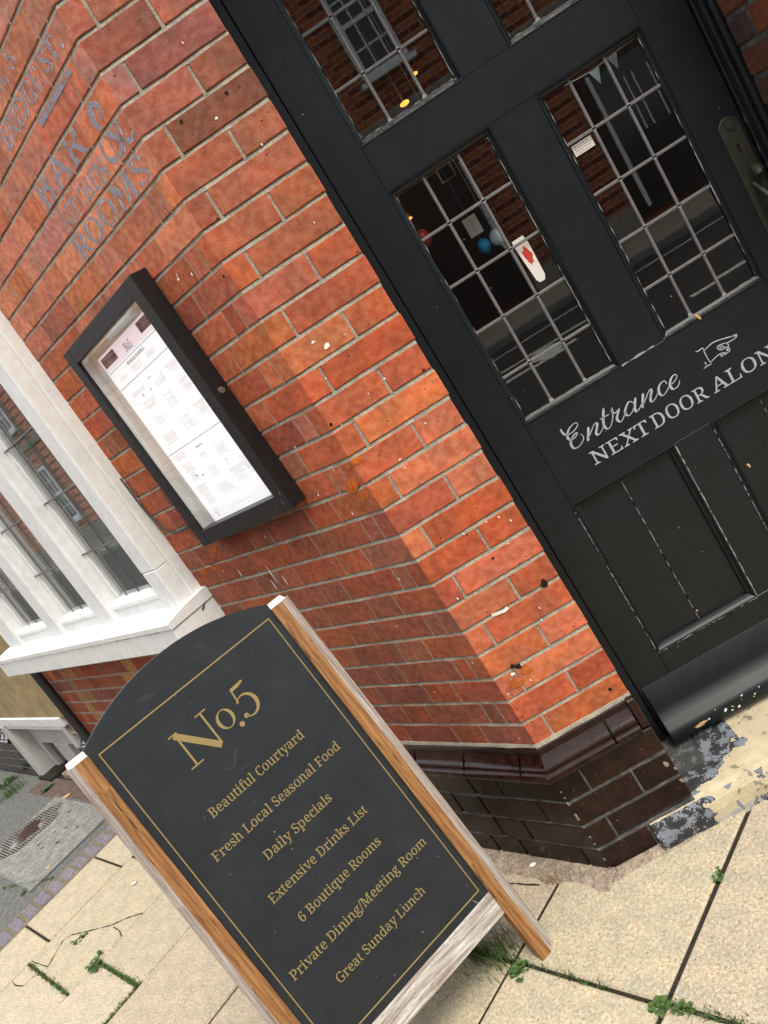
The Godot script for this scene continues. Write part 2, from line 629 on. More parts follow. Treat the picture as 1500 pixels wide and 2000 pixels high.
const C0 := 0.425
const CH := 0.075
var ORANGE := [Color(0.56, 0.155, 0.062), Color(0.50, 0.128, 0.054), Color(0.45, 0.110, 0.052), Color(0.53, 0.155, 0.075), Color(0.47, 0.105, 0.046)]
var MIXED := [Color(0.46, 0.12, 0.055), Color(0.37, 0.10, 0.055), Color(0.52, 0.14, 0.055), Color(0.41, 0.14, 0.085), Color(0.33, 0.085, 0.045)]
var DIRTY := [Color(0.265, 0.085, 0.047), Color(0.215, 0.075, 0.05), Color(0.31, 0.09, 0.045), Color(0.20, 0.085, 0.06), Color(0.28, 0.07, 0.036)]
var TAN := [Color(0.55, 0.33, 0.12), Color(0.50, 0.28, 0.11)]
var EVEN := [0.168, 0.285, 0.503, 0.615, 0.730, 0.958, 1.030]
var ODD := [0.053, 0.107, 0.337, 0.448, 0.680, 0.790, 0.907, 1.075]


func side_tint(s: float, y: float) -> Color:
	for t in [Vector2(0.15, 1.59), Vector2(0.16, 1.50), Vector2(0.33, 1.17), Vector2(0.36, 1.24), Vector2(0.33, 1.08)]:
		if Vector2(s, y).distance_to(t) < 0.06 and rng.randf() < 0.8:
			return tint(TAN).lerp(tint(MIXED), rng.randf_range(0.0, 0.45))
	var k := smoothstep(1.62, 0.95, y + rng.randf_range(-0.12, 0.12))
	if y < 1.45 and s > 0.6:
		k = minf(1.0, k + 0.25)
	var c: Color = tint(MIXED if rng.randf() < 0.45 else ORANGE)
	c = c.lerp(tint([Color(0.72, 0.27, 0.155), Color(0.58, 0.235, 0.16), Color(0.66, 0.22, 0.11)]), smoothstep(1.7, 2.15, y) * rng.randf_range(0.35, 1.0))  # upper bricks paler and pinker: veiling flare put into their colour
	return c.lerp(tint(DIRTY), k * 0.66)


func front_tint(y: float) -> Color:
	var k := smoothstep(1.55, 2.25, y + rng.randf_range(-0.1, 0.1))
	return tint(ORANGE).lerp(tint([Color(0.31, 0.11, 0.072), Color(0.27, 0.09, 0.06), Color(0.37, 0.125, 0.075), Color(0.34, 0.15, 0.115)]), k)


func brick_walls() -> void:
	var wall := thing("brick_wall", "orange red brick corner of the building between the black door and the white window", "brick wall")
	var core := MB.new()
	core.xf = Transform3D(PLAN, Vector3.ZERO)
	var o := 0.010
	var sp := func(s: float, d: float) -> Vector2:
		var p := SB * Vector3(-s, 0, d)
		return Vector2(p.x, -p.z)
	core.prism(PackedVector2Array([Vector2(-o * 0.414, o), Vector2(0.27, o), Vector2(0.27, 0.40), Vector2(0.02, 0.40), sp.call(1.065, -0.40), sp.call(1.065, -o)]), 0.02, 3.4)
	part("mortar_core", core, M["mortar"], wall)
	var jm := MB.new()
	var rest := MB.new()
	for k in 39:
		var y0 := C0 + CH * k + 0.0044
		var y1 := C0 + CH * (k + 1) - 0.0042
		var ym := (y0 + y1) * 0.5
		var even := k % 2 == 0
		var fe := 0.055 if even else 0.167
		var js: Array = EVEN if even else ODD
		if k < 31:
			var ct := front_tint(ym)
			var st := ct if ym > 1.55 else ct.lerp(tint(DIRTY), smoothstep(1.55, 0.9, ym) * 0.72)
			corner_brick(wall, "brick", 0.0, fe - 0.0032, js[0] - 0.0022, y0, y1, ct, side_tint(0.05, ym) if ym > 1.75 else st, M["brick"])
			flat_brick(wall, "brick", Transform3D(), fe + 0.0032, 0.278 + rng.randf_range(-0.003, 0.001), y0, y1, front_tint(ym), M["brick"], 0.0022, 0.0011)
			for i in js.size():
				var a: float = js[i]
				var b: float = js[i + 1] if i + 1 < js.size() else 1.071
				if b > 1.071:
					b = 1.071
				if b - a < 0.012:
					continue
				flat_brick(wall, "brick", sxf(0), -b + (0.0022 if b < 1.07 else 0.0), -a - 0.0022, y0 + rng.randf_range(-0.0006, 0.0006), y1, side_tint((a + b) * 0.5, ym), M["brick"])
		else:
			rest.uo = Vector2(rng.randf(), rng.randf())
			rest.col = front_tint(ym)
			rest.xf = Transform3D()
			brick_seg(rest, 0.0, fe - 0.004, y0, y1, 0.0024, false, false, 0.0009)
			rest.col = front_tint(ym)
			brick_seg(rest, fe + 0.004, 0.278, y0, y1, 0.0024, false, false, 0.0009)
			rest.xf = sxf(0)
			var a0 := 0.0
			for e in js:
				if e - a0 > 0.02 and e < 1.072:
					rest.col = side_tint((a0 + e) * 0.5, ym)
					brick_seg(rest, -e + 0.003, -a0 - 0.003, y0, y1, 0.0024, false, false, 0.0009)
				a0 = e
		jm.xf = Transform3D()
		if k > 0:
			bed_joint(jm, 0.0008, 0.276, C0 + CH * k, 0.010, -0.0075, -0.0008)
		perp_joint(jm, fe, 0.008, y0 - 0.006, y1 + 0.006, -0.0022)
		jm.xf = sxf(0)
		if k > 0:
			bed_joint(jm, -1.07, -0.0008, C0 + CH * k, 0.010, -0.0075, -0.0008)
		for e in js:
			if e < 1.065:
				perp_joint(jm, -e, 0.006, y0 - 0.006, y1 + 0.006, -0.0018)
	stuff(part("mortar_joints", jm, M["mortar"], wall))
	stuff(part("upper_brickwork", rest, M["brick"], wall))
	marks(wall)
	painted_letters(wall)

	# under and beyond the window
	var w2 := sroot("brick_wall", "dirty dark red brick wall under the white window sill", "brick wall")
	core = MB.new()
	core.box(Vector3(-(1.071 + 3.64) * 0.5, 0.52, -0.13), Vector3(3.64 - 1.071, 1.04, 0.24))
	core.box(Vector3(-3.4, 1.9, -0.13), Vector3(0.48, 3.0, 0.24))
	core.box(Vector3(-6.3, 2.0, -0.14), Vector3(5.32, 2.9, 0.24))
	core.box(Vector3(-6.96, 0.22, -0.14), Vector3(3.8, 0.66, 0.24))
	core.box(Vector3(-2.2, 3.1, -0.13), Vector3(2.3, 0.6, 0.24))
	part("mortar_core", core, M["mortar"], w2)
	jm = MB.new()
	rest = MB.new()
	for k in 38:
		var y0 := C0 + CH * k + 0.005
		var y1 := C0 + CH * (k + 1) - 0.005
		var ym := (y0 + y1) * 0.5
		var a := 1.075 if k % 2 == 0 else 1.075 + 0.112
		var long := true
		if k % 2 == 1 and k < 7:
			flat_brick(w2, "brick", Transform3D(), -a + 0.004, -1.075, y0, y1, side_tint(1.1, ym), M["brick"])
		if k >= 7:
			a = 3.16
		while a < 8.6:
			var b := a + (0.226 if long else 0.113)
			long = not long
			if a < 3.62:
				b = minf(b, 3.63)
				if b - a > 0.03 and y1 < 3.35:
					if k < 14:
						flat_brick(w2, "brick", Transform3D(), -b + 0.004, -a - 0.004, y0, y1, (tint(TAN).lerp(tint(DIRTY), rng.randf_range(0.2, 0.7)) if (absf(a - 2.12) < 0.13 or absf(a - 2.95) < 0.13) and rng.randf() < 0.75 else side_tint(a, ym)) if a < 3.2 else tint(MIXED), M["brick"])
					else:
						rest.col = tint(MIXED)
						rest.uo = Vector2(rng.randf(), rng.randf())
						brick_seg(rest, -b + 0.004, -a - 0.004, y0, y1, 0.0024, false, false, 0.001)
				perp_joint(jm, -b, 0.008, y0 - 0.006, y1 + 0.006, -0.002)
			elif (a > 5.17 or k > 11) and y1 < 3.35:
				rest.col = tint(MIXED).lerp(tint(DIRTY), 0.3)
				rest.uo = Vector2(rng.randf(), rng.randf())
				brick_seg(rest, -b + 0.004, -a - 0.004, y0, y1, 0.0024, false, false, 0.001)
			a = b
		if k > 0:
			if k < 8:
				bed_joint(jm, -3.63, -1.075, C0 + CH * k, 0.010, -0.006, -0.001)
			else:
				bed_joint(jm, -3.63, -3.16, C0 + CH * k, 0.010, -0.006, -0.001)
	stuff(part("mortar_joints", jm, M["mortar"], w2))
	stuff(part("far_brickwork", rest, M["brick"], w2))
	var rp := MB.new()
	rp.box(Vector3(-4.42, 0.96, -0.006), Vector3(1.72, 0.82, 0.03), 0.006)
	part("rendered_panel", rp, M["render"], w2).set_meta("label", "smooth tan rendered panel above the basement window")

	# right jamb
	var w3 := thing("brick_wall", "dark sooty brick reveal at the right of the black door beside the lock", "brick wall")
	core = MB.new()
	core.box(Vector3(1.80, 1.71, -0.21), Vector3(1.005, 3.38, 0.40))
	core.box(Vector3(0.78, 3.0, -0.16), Vector3(1.02, 0.75, 0.30))
	part("mortar_core", core, M["mortar"], w3)
	var rx := Transform3D(Basis(Vector3(0, 0, 1), Vector3.UP, Vector3(-1, 0, 0)), Vector3(1.290, 0, -0.246))   # x into the doorway depth, z towards the door
	jm = MB.new()
	rest = MB.new()
	var dark := [Color(0.13, 0.05, 0.034), Color(0.085, 0.042, 0.034), Color(0.17, 0.055, 0.034), Color(0.06, 0.042, 0.037)]  # sooty brick colours for the reveal
	for k in range(-4, 38):
		var y0 := C0 + CH * k + 0.006
		var y1 := C0 + CH * (k + 1) - 0.006
		var cut := 0.110 if k % 2 == 0 else 0.165
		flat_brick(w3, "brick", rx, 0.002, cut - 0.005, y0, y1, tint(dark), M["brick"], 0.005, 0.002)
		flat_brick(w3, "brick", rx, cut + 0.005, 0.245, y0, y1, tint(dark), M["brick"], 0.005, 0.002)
		jm.xf = rx
		bed_joint(jm, 0.0, 0.25, C0 + CH * k, 0.012, -0.007, -0.002)
		perp_joint(jm, cut, 0.010, y0 - 0.006, y1 + 0.006, -0.003)
		rest.xf = Transform3D()
		jm.xf = Transform3D()
		var a := 1.291
		var long := k % 2 == 0
		while a < 2.28:
			var b := a + (0.226 if long else 0.113)
			long = not long
			rest.col = front_tint(1.8)
			rest.uo = Vector2(rng.randf(), rng.randf())
			brick_seg(rest, a + 0.003, b - 0.005, y0, y1, 0.0024, false, false, 0.001)
			perp_joint(jm, b - 0.001, 0.008, y0 - 0.006, y1 + 0.006, -0.002)
			a = b
		bed_joint(jm, 1.291, 2.29, C0 + CH * k, 0.010, -0.006, -0.001)
	for k in range(28, 38):
		var a := 0.285 if k % 2 == 0 else 0.172
		while a < 1.28:
			rest.col = front_tint(2.3)
			if a > 0.2:
				brick_seg(rest, a + 0.003, minf(a + 0.223, 1.285), C0 + CH * k + 0.005, C0 + CH * (k + 1) - 0.005, 0.0024, false, false, 0.001)
			a += 0.226
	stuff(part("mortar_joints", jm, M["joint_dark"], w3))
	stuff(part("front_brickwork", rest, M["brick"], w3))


func blob(mb: MB, ctr: Vector2, r: float, sq: float, ang: float, z: float, seg := 11) -> void:
	var p := PackedVector2Array()
	for k in seg:
		var t := TAU * k / seg
		p.append(ctr + Vector2(cos(t) * r * rng.randf_range(0.55, 1.2), sin(t) * r * sq * rng.randf_range(0.55, 1.2)).rotated(ang))
	for k in seg:
		mb.ot(Vector3(ctr.x, ctr.y, z + 0.0004), Vector3(p[k].x, p[k].y, z), Vector3(p[(k + 1) % seg].x, p[(k + 1) % seg].y, z), Vector3(ctr.x, ctr.y, z - 1))


func marks(wall: Node3D) -> void:
	var mb := MB.new()
	mb.xf = sxf(0)
	for e in [[0.839, 1.216, 0.032, 0.5], [0.985, 1.163, 0.026, 0.5], [0.905, 1.165, 0.018, 0.6], [0.05, 1.262, 0.03, 0.6], [0.03, 1.225, 0.02, 0.6], [0.02, 1.305, 0.012, 0.5], [0.60, 1.165, 0.014, 0.5]]:
		blob(mb, Vector2(-e[0], e[1]), e[2], e[3], 0.4, 0.0008)
	mb.xf = Transform3D()
	for e in [[0.045, 0.612, 0.030, 0.55], [0.085, 0.628, 0.018, 0.6], [0.012, 1.313, 0.016, 0.7]]:
		blob(mb, Vector2(e[0], e[1]), e[2], e[3], -0.3, 0.0012)
	stuff(part("spalled_patches", mb, M["spall"], wall))
	mb = MB.new()
	for e in [[0.092, 2.134, 0.0042], [0.206, 2.129, 0.0042], [0.008, 1.417, 0.0045], [0.257, 1.409, 0.004], [0.072, 0.648, 0.010], [0.062, 0.655, 0.007], [0.24, 0.465, 0.006], [0.163, 0.93, 0.004], [0.236, 0.806, 0.012]]:
		blob(mb, Vector2(e[0], e[1]), e[2], 1.0, 0, 0.0016)
	mb.xf = sxf(0)
	for e in [[0.284, 1.651, 0.004], [0.022, 1.826, 0.004], [0.19, 1.272, 0.004]]:
		blob(mb, Vector2(-e[0], e[1]), e[2], 1.0, 0, 0.0012)
	stuff(part("drill_holes", mb, M["hole"], wall))
	mb = MB.new()
	mb.xf = Transform3D()
	for e in [[0.098, 1.573, 0.009], [0.077, 1.597, 0.005], [0.05, 0.637, 0.006], [0.17, 1.44, 0.003], [0.16, 2.10, 0.004], [0.10, 1.26, 0.003]]:
		blob(mb, Vector2(e[0], e[1]), e[2], 0.8, 0, 0.0014)
	for k in 22:
		blob(mb, Vector2(rng.randf_range(0.01, 0.27), rng.randf_range(0.45, 2.5)), rng.randf_range(0.0008, 0.0022), 2.2, 0.2, 0.0012, 6)
	mb.xf = sxf(0)
	for k in 60:
		blob(mb, Vector2(-rng.randf_range(0.01, 1.06), rng.randf_range(0.45, 2.6)), rng.randf_range(0.0008, 0.0020), 3.2, rng.randf_range(-0.2, 0.2), 0.0010, 6)
	for e in [[0.173, 1.889, 0.005], [0.117, 1.876, 0.005], [0.188, 1.27, 0.005]]:
		blob(mb, Vector2(-e[0], e[1]), e[2], 0.9, 0, 0.0012)
	for e in [[0.62, 1.09, 0.034], [0.645, 1.055, 0.02], [0.575, 1.06, 0.02], [0.78, 1.12, 0.015]]:
		mb.ribbon(PackedVector2Array([Vector2(-e[0], e[1] + e[2]), Vector2(-e[0] + 0.002, e[1]), Vector2(-e[0] + 0.001, e[1] - e[2])]), func(_d, t): return 0.005 * (1.1 - absf(t - 0.5) * 2.0), 0.0014)
	stuff(part("paint_flecks", mb, M["fleck"], wall))
	mb = MB.new()   # yellow lime run on one bed joint
	mb.ribbon(PackedVector2Array([Vector2(0.085, 0.803), Vector2(0.10, 0.8), Vector2(0.118, 0.797), Vector2(0.13, 0.8)]), func(_d, _t): return 0.009, 0.0022)
	part("mortar_repair", mb, M["pale_end"], wall)


func font(nm: String) -> SystemFont:
	var f := SystemFont.new()
	f.font_names = PackedStringArray([nm])
	return f


func tm(txt: String, fnt: String, depth := 0.02, curve := 0.6) -> TextMesh:
	var t := TextMesh.new()
	t.text = txt
	t.font = font(fnt)
	t.font_size = 64
	t.pixel_size = 0.01
	t.depth = depth
	t.curve_step = curve
	t.horizontal_alignment = HORIZONTAL_ALIGNMENT_LEFT
	return t


var capref := {}


func lettering(parent: Node3D, called: String, txt: String, fnt: String, x0: float, x1: float, base: float, cap: float, z: float, mt: Material, thick := 0.0006) -> MeshInstance3D:
	if not capref.has(fnt):
		capref[fnt] = tm("H", fnt).get_aabb()
	var h: AABB = capref[fnt]
	var t := tm(txt, fnt)
	var bb := t.get_aabb()
	var sx := (x1 - x0) / bb.size.x
	var sy := cap / h.size.y
	var o := MeshInstance3D.new()
	o.name = called
	o.mesh = t
	o.material_override = mt
	o.transform = Transform3D(Basis(Vector3(sx, 0, 0), Vector3(0, sy, 0), Vector3(0, 0, thick / 0.02)), Vector3(x0 - bb.position.x * sx, base - h.position.y * sy, z + thick * 0.5))
	parent.add_child(o, true)
	return o


func painted_letters(wall: Node3D) -> void:
	var ref: AABB = tm("H", "Droid Serif").get_aabb()
	for pass_ in 2:
		var mb := MB.new()
		mb.xf = sxf(0)
		mb.uo = Vector2(0.3 * pass_, 0.1)
		var off := Vector2(0.0, 0.0) if pass_ == 0 else Vector2(0.0048, -0.004)
		for e in [["No. 5", -0.42, -0.232, 2.478, 0.036], ["BRIDGE ST.", -0.482, -0.05, 2.398, 0.044], ["BAR", -0.492, -0.178, 2.232, 0.076], ["KITCHEN", -0.462, -0.165, 2.163, 0.045], ["ROOMS", -0.486, -0.040, 2.085, 0.058]]:
			var t := tm(e[0], "Droid Serif", 0.02, 1.2)
			var bb := t.get_aabb()
			var sx: float = (e[2] - e[1]) / bb.size.x
			var sy: float = e[4] / ref.size.y
			var arr := t.get_mesh_arrays()
			var vs: PackedVector3Array = arr[Mesh.ARRAY_VERTEX]
			var ns: PackedVector3Array = arr[Mesh.ARRAY_NORMAL]
			var ix: PackedInt32Array = arr[Mesh.ARRAY_INDEX]
			for i in range(0, ix.size(), 3):
				if ns[ix[i]].z < 0.9:
					continue
				var tr := PackedVector2Array()
				for q in 3:
					var p := vs[ix[i + q]]
					tr.append(Vector2(e[1] + (p.x - bb.position.x) * sx, e[3] + (p.y - ref.position.y) * sy) + off)
				clip_to_bricks(mb, tr, 0.0011 - 0.0003 * pass_)
		for st in [[[-83, 2241, -70, 2252, -65, 2266, -71, 2277, -86, 2282, -102, 2274, -110, 2259, -104, 2236, -86, 2213, -63, 2190, -42, 2173, -21, 2168, -6, 2174], 0.017], [[-29, 2225, -42, 2214, -51, 2197, -64, 2178, -89, 2168, -115, 2169, -138, 2178, -147, 2196, -138, 2216, -124, 2223], 0.012]]:
			var pts := PackedVector2Array()
			var raw: Array = st[0]
			for q in range(0, raw.size(), 2):
				pts.append(Vector2(raw[q] / 1000.0, raw[q + 1] / 1000.0) + off)
			var n := pts.size()
			var l := []
			for q in n:
				var dir := (pts[mini(q + 1, n - 1)] - pts[maxi(q - 1, 0)]).normalized()
				var hw: float = st[1] * 0.5 * (0.3 + 0.7 * sin(PI * q / (n - 1.0)))
				l.append([pts[q] + Vector2(-dir.y, dir.x) * hw, pts[q] - Vector2(-dir.y, dir.x) * hw])
			for q in n - 1:
				clip_to_bricks(mb, PackedVector2Array([l[q][0], l[q][1], l[q + 1][1]]), 0.0011 - 0.0003 * pass_)
				clip_to_bricks(mb, PackedVector2Array([l[q][0], l[q + 1][1], l[q + 1][0]]), 0.0011 - 0.0003 * pass_)
		if pass_ == 0:
			for q in 8:
				var a := lerpf(-0.292, -0.076, q / 8.0)
				var b := lerpf(-0.292, -0.076, (q + 1) / 8.0)
				clip_to_bricks(mb, PackedVector2Array([Vector2(a, 2.352), Vector2(b, 2.352), Vector2(b, 2.366), Vector2(a, 2.366)]), 0.0011)
		var o := part("painted_lettering" if pass_ == 0 else "painted_lettering_edge", mb, M["old_paint"] if pass_ == 0 else M["old_edge"], wall)
		if pass_ == 0:
			o.set_meta("label", "faded grey hand painted words on the brick above the menu case")


func clip_to_bricks(mb: MB, poly: PackedVector2Array, z: float) -> void:
	var lo := poly[0]
	var hi := poly[0]
	for p in poly:
		lo = lo.min(p)
		hi = hi.max(p)
	for k in range(int((lo.y - C0) / CH), int((hi.y - C0) / CH) + 1):
		var js: Array = EVEN if k % 2 == 0 else ODD
		var a := 0.0
		for e in js:
			if -e < hi.x and -a > lo.x:
				var y0 := C0 + CH * k + 0.0075
				var y1 := C0 + CH * (k + 1) - 0.007
				for r in Geometry2D.intersect_polygons(poly, PackedVector2Array([Vector2(-e + 0.0045, y0), Vector2(-a - 0.0045, y0), Vector2(-a - 0.0045, y1), Vector2(-e + 0.0045, y1)])):
					for q in range(1, r.size() - 1):
						mb.ot(Vector3(r[0].x, r[0].y, z), Vector3(r[q].x, r[q].y, z), Vector3(r[q + 1].x, r[q + 1].y, z), Vector3(r[0].x, r[0].y, z - 1))
			a = e


# ---------------------------------------------------------------- glazed plinth
func plinth() -> void:
	var t := thing("glazed_plinth", "dark brown glazed brick plinth with moulded top along the foot of the wall", "plinth")
	var jm := MB.new()
	var d := 0.024
	var pal := [Color(1, 1, 1), Color(1.3, 1.05, 1.0), Color(0.7, 0.75, 0.8), Color(1.5, 1.1, 1.0), Color(0.85, 0.8, 0.8)]
	for k in 4:
		var y0 := 0.083 * k + 0.003
		var y1 := 0.083 * (k + 1) - 0.003
		var fe: float = [0.135, 0.055, 0.175, 0.062][k]
		var se: float = [0.055, 0.215, 0.105, 0.215][k]
		var e := d * 0.41421
		flat_brick(t, "glazed_brick", fxf(d), -e + 0.001, fe - 0.002, y0, y1, tint(pal), M["glazed"], 0.003, 0.0006)
		if k > 0:
			flat_brick(t, "glazed_brick", fxf(d), fe + 0.003, 0.279, y0 + (0.012 if k == 1 else 0.0), y1, tint(pal), M["glazed"], 0.003, 0.0006)
		var a := se
		flat_brick(t, "glazed_brick", sxf(d), -a + 0.002, e - 0.001, y0, y1, tint(pal), M["glazed"], 0.003, 0.0006)
		var long := k % 2 == 0
		while a < 6.9:
			var b := a + (0.228 if long else 0.114)
			long = not long
			if a > 3.72 and b < 5.16:
				a = b
				continue
			if b > 3.74 and a < 3.74:
				b = 3.74
			if a < 3.0 or a > 5.0:
				flat_brick(t, "glazed_brick", sxf(d), -b + 0.003, -a - 0.003, y0, y1, tint(pal), M["glazed"], 0.003, 0.0006)
			else:
				flat_brick(t, "glazed_brick", sxf(d), -b + 0.003, -a - 0.003, y0, y1, tint(pal), M["glazed"], 0.003, 0.0)
			a = b
		jm.xf = fxf(d)
		if k > 0:
			bed_joint(jm, -e, 0.278, 0.083 * k, 0.007, -0.003, -0.001)
			perp_joint(jm, fe, 0.006, y0, y1, -0.002)
		else:
			perp_joint(jm, fe, 0.006, y0, y1, -0.002)
		jm.xf = sxf(d)
		if k > 0:
			bed_joint(jm, -3.74, e, 0.083 * k, 0.006, -0.003, -0.001)
			bed_joint(jm, -6.9, -5.16, 0.083 * k, 0.006, -0.003, 0.0)
	# pale chips up the arris
	var bk := MB.new()
	bk.xf = Transform3D(PLAN, Vector3.ZERO)
	var c1 := func(s: float, dd: float) -> Vector2:
		var p := SB * Vector3(-s, 0, dd)
		return Vector2(p.x, -p.z)
	bk.prism(PackedVector2Array([Vector2(-0.006, -0.014), Vector2(0.277, -0.014), Vector2(0.277, 0.05), Vector2(0, 0.05), c1.call(3.738, -0.04), c1.call(3.738, 0.014)]), -0.02, 0.33)
	part("backing", bk, M["joint_dark"], t)
	bk = MB.new()
	bk.xf = Transform3D(PLAN, Vector3.ZERO)
	bk.prism(PackedVector2Array([c1.call(5.162, 0.014), c1.call(5.162, -0.02), c1.call(6.9, -0.02), c1.call(6.9, 0.014)]), -0.02, 0.33)
	part("backing", bk, M["joint_dark"], t)
	stuff(part("joints", jm, M["joint_dark"], t))
	var ch := MB.new()
	var ax := -d * 0.41421
	for e in [[0.02, 0.002], [0.05, 0.003], [0.085, 0.003], [0.105, 0.002], [0.13, 0.002], [0.165, 0.003], [0.195, 0.0042], [0.208, 0.004], [0.249, 0.004], [0.27, 0.002], [0.29, 0.002]]:
		ch.xf = fxf(d)
		blob(ch, Vector2(ax + 0.0015, e[0]), e[1] * 0.7, 3.2, 0.15, 0.0012, 7)
		ch.xf = sxf(d)
		blob(ch, Vector2(-ax - 0.0015, e[0]), e[1] * 0.6, 3.2, 0.1, 0.0012, 7)
	for k in 40:
		ch.xf = fxf(d)
		blob(ch, Vector2(rng.randf_range(0.0, 0.27), rng.randf_range(0.01, 0.32)), rng.randf_range(0.0004, 0.0013), 1.8, 0.5, 0.0012, 6)
		ch.xf = sxf(d)
		blob(ch, Vector2(-rng.randf_range(0.0, 0.6), rng.randf_range(0.01, 0.32)), rng.randf_range(0.0004, 0.0012), 2.2, 0.3, 0.0012, 6)
	for e in [[0.262, 0.212, 0.016], [0.274, 0.15, 0.014], [0.276, 0.19, 0.01]]:
		ch.xf = fxf(d)
		blob(ch, Vector2(e[0], e[1]), e[2] * 0.35, 2.0, 0.3, 0.0012, 8)
	stuff(part("chips", ch, M["fillet"], t))
	# moulding: profile (out, y)
	var prof := [Vector2(-0.012, 0.425), Vector2(0.004, 0.4225), Vector2(0.008, 0.418), Vector2(0.008, 0.404), Vector2(0.0075, 0.400), Vector2(0.012, 0.393), Vector2(0.021, 0.379), Vector2(0.030, 0.371), Vector2(0.034, 0.370), Vector2(0.034, 0.365), Vector2(0.031, 0.363), Vector2(0.036, 0.361)]
	for i in 7:
		var an := -0.9 + 0.45 * i
		prof.append(Vector2(0.032 + 0.0165 * cos(an * 1.0), 0.3465 - 0.0155 * sin(an)))
	prof.append(Vector2(0.024, 0.331))
	prof.append(Vector2(-0.012, 0.331))
	var fr := [[-0.001, 0.180], [0.186, 0.254]]
	for e in fr:
		moulding(t, prof, true, e[0], e[1])
	var a := 0.001
	for k in 34:
		var b: float = a + (0.075 if k == 0 else 0.218)
		if b > 3.74:
			break
		moulding(t, prof, false, a, b - (0.0030 if k == 0 else 0.0010))
		a = b
	a = 5.162
	while a < 6.8:
		moulding(t, prof, false, a, a + 0.107)
		a += 0.109
	var sb := MB.new()
	sb.box(Vector3(0.267, 0.3785, 0.005), Vector3(0.024, 0.093, 0.036), 0.004)
	part("stop_block", sb, M["glazed"], t)
	var mj := MB.new()
	bed_joint(mj, -0.002, 0.277, 0.4275, 0.012, -0.004, 0.005)
	mj.xf = sxf(0)
	bed_joint(mj, -3.74, 0.002, 0.4275, 0.012, -0.004, 0.005)
	stuff(part("top_joint", mj, M["mortar"], t))


func moulding(t: Node3D, prof: Array, on_front: bool, a: float, b: float) -> void:
	var mb := MB.new()
	mb.uo = Vector2(rng.randf(), rng.randf())
	mb.col = Color(1.25, 1.05, 1.05) * rng.randf_range(0.85, 1.3)
	mb.xf = fxf(0) if on_front else sxf(0)
	var n := prof.size()
	var L := []
	var R := []
	for p in prof:
		var e: float = p.x * 0.41421   # mitre at the corner
		if on_front:
			L.append(Vector3((a - e) if a < 0.001 else a, p.y, p.x))
			R.append(Vector3(b, p.y, p.x))
		else:
			L.append(Vector3(-b, p.y, p.x))
			R.append(Vector3((-a + e) if a < 0.002 else -a, p.y, p.x))
	var fn := []
	for i in n - 1:
		var q: Vector2 = prof[i + 1] - prof[i]
		fn.append(Vector3(0, q.x, -q.y).normalized())
	for i in n - 1:
		var n0: Vector3 = fn[i]
		var n1: Vector3 = fn[i]
		if i > 0 and n0.dot(fn[i - 1]) > 0.8:
			n0 = (n0 + fn[i - 1]).normalized()
		if i < n - 2 and n1.dot(fn[i + 1]) > 0.8:
			n1 = (n1 + fn[i + 1]).normalized()
		mb.qn(L[i + 1], R[i + 1], R[i], L[i], n1, n1, n0, n0)
	for i in range(1, n - 1):
		mb.ot(L[0], L[i], L[i + 1], (R[0] + R[i]) * 0.5)
		mb.ot(R[0], R[i], R[i + 1], (L[0] + L[i]) * 0.5)
	part("moulding", mb, M["glazed"], t)


# ---------------------------------------------------------------- door
const DZ := -0.25


func sweep_rect(mb: MB, x0: float, y0: float, x1: float, y1: float, prof: Array) -> void:   # profile: (inwards, z), mitred round a rectangle, facing +z
	for i in prof.size() - 1:
		var a: Vector2 = prof[i]
		var b: Vector2 = prof[i + 1]
		var A := [Vector3(x0 + a.x, y0 + a.x, a.y), Vector3(x1 - a.x, y0 + a.x, a.y), Vector3(x1 - a.x, y1 - a.x, a.y), Vector3(x0 + a.x, y1 - a.x, a.y)]
		var B := [Vector3(x0 + b.x, y0 + b.x, b.y), Vector3(x1 - b.x, y0 + b.x, b.y), Vector3(x1 - b.x, y1 - b.x, b.y), Vector3(x0 + b.x, y1 - b.x, b.y)]
		for k in 4:
			mb.quad(A[k], A[(k + 1) % 4], B[(k + 1) % 4], B[k])


func jag(mb: MB, p0: Vector2, p1: Vector2, wmax: float, z: float, gaps := 0.25, step := 0.012) -> void:   # ragged line of flaked paint
	var n := maxi(2, int(p0.distance_to(p1) / step))
	var nn := (p1 - p0).normalized()
	nn = Vector2(-nn.y, nn.x)
	var w := []
	var pt := []
	for i in n + 1:
		pt.append(p0.lerp(p1, float(i) / n) + nn * rng.randf_range(-0.0007, 0.0007))
		w.append(0.0 if rng.randf() < gaps else wmax * rng.randf_range(0.25, 1.0))
	for i in n:
		if w[i] + w[i + 1] <= 0.0:
			continue
		var a: Vector2 = pt[i]
		var b: Vector2 = pt[i + 1]
		var c := Vector3(a.x, a.y, z - 1)
		mb.ot(mb.V(a - nn * w[i] * 0.5, z), mb.V(b - nn * w[i + 1] * 0.5, z), mb.V(b + nn * w[i + 1] * 0.5, z), c)
		mb.ot(mb.V(a - nn * w[i] * 0.5, z), mb.V(b + nn * w[i + 1] * 0.5, z), mb.V(a + nn * w[i] * 0.5, z), c)


func board(parent: Node3D, called: String, x0: float, x1: float, y0: float, y1: float, z0: float, z1: float, mt: Material, bev := 0.0015) -> MeshInstance3D:
	var mb := MB.new()
	mb.uo = Vector2(rng.randf(), rng.randf())
	mb.box(Vector3((x0 + x1) * 0.5, (y0 + y1) * 0.5, (z0 + z1) * 0.5), Vector3(x1 - x0, y1 - y0, z1 - z0), bev)
	return part(called, mb, mt, parent)


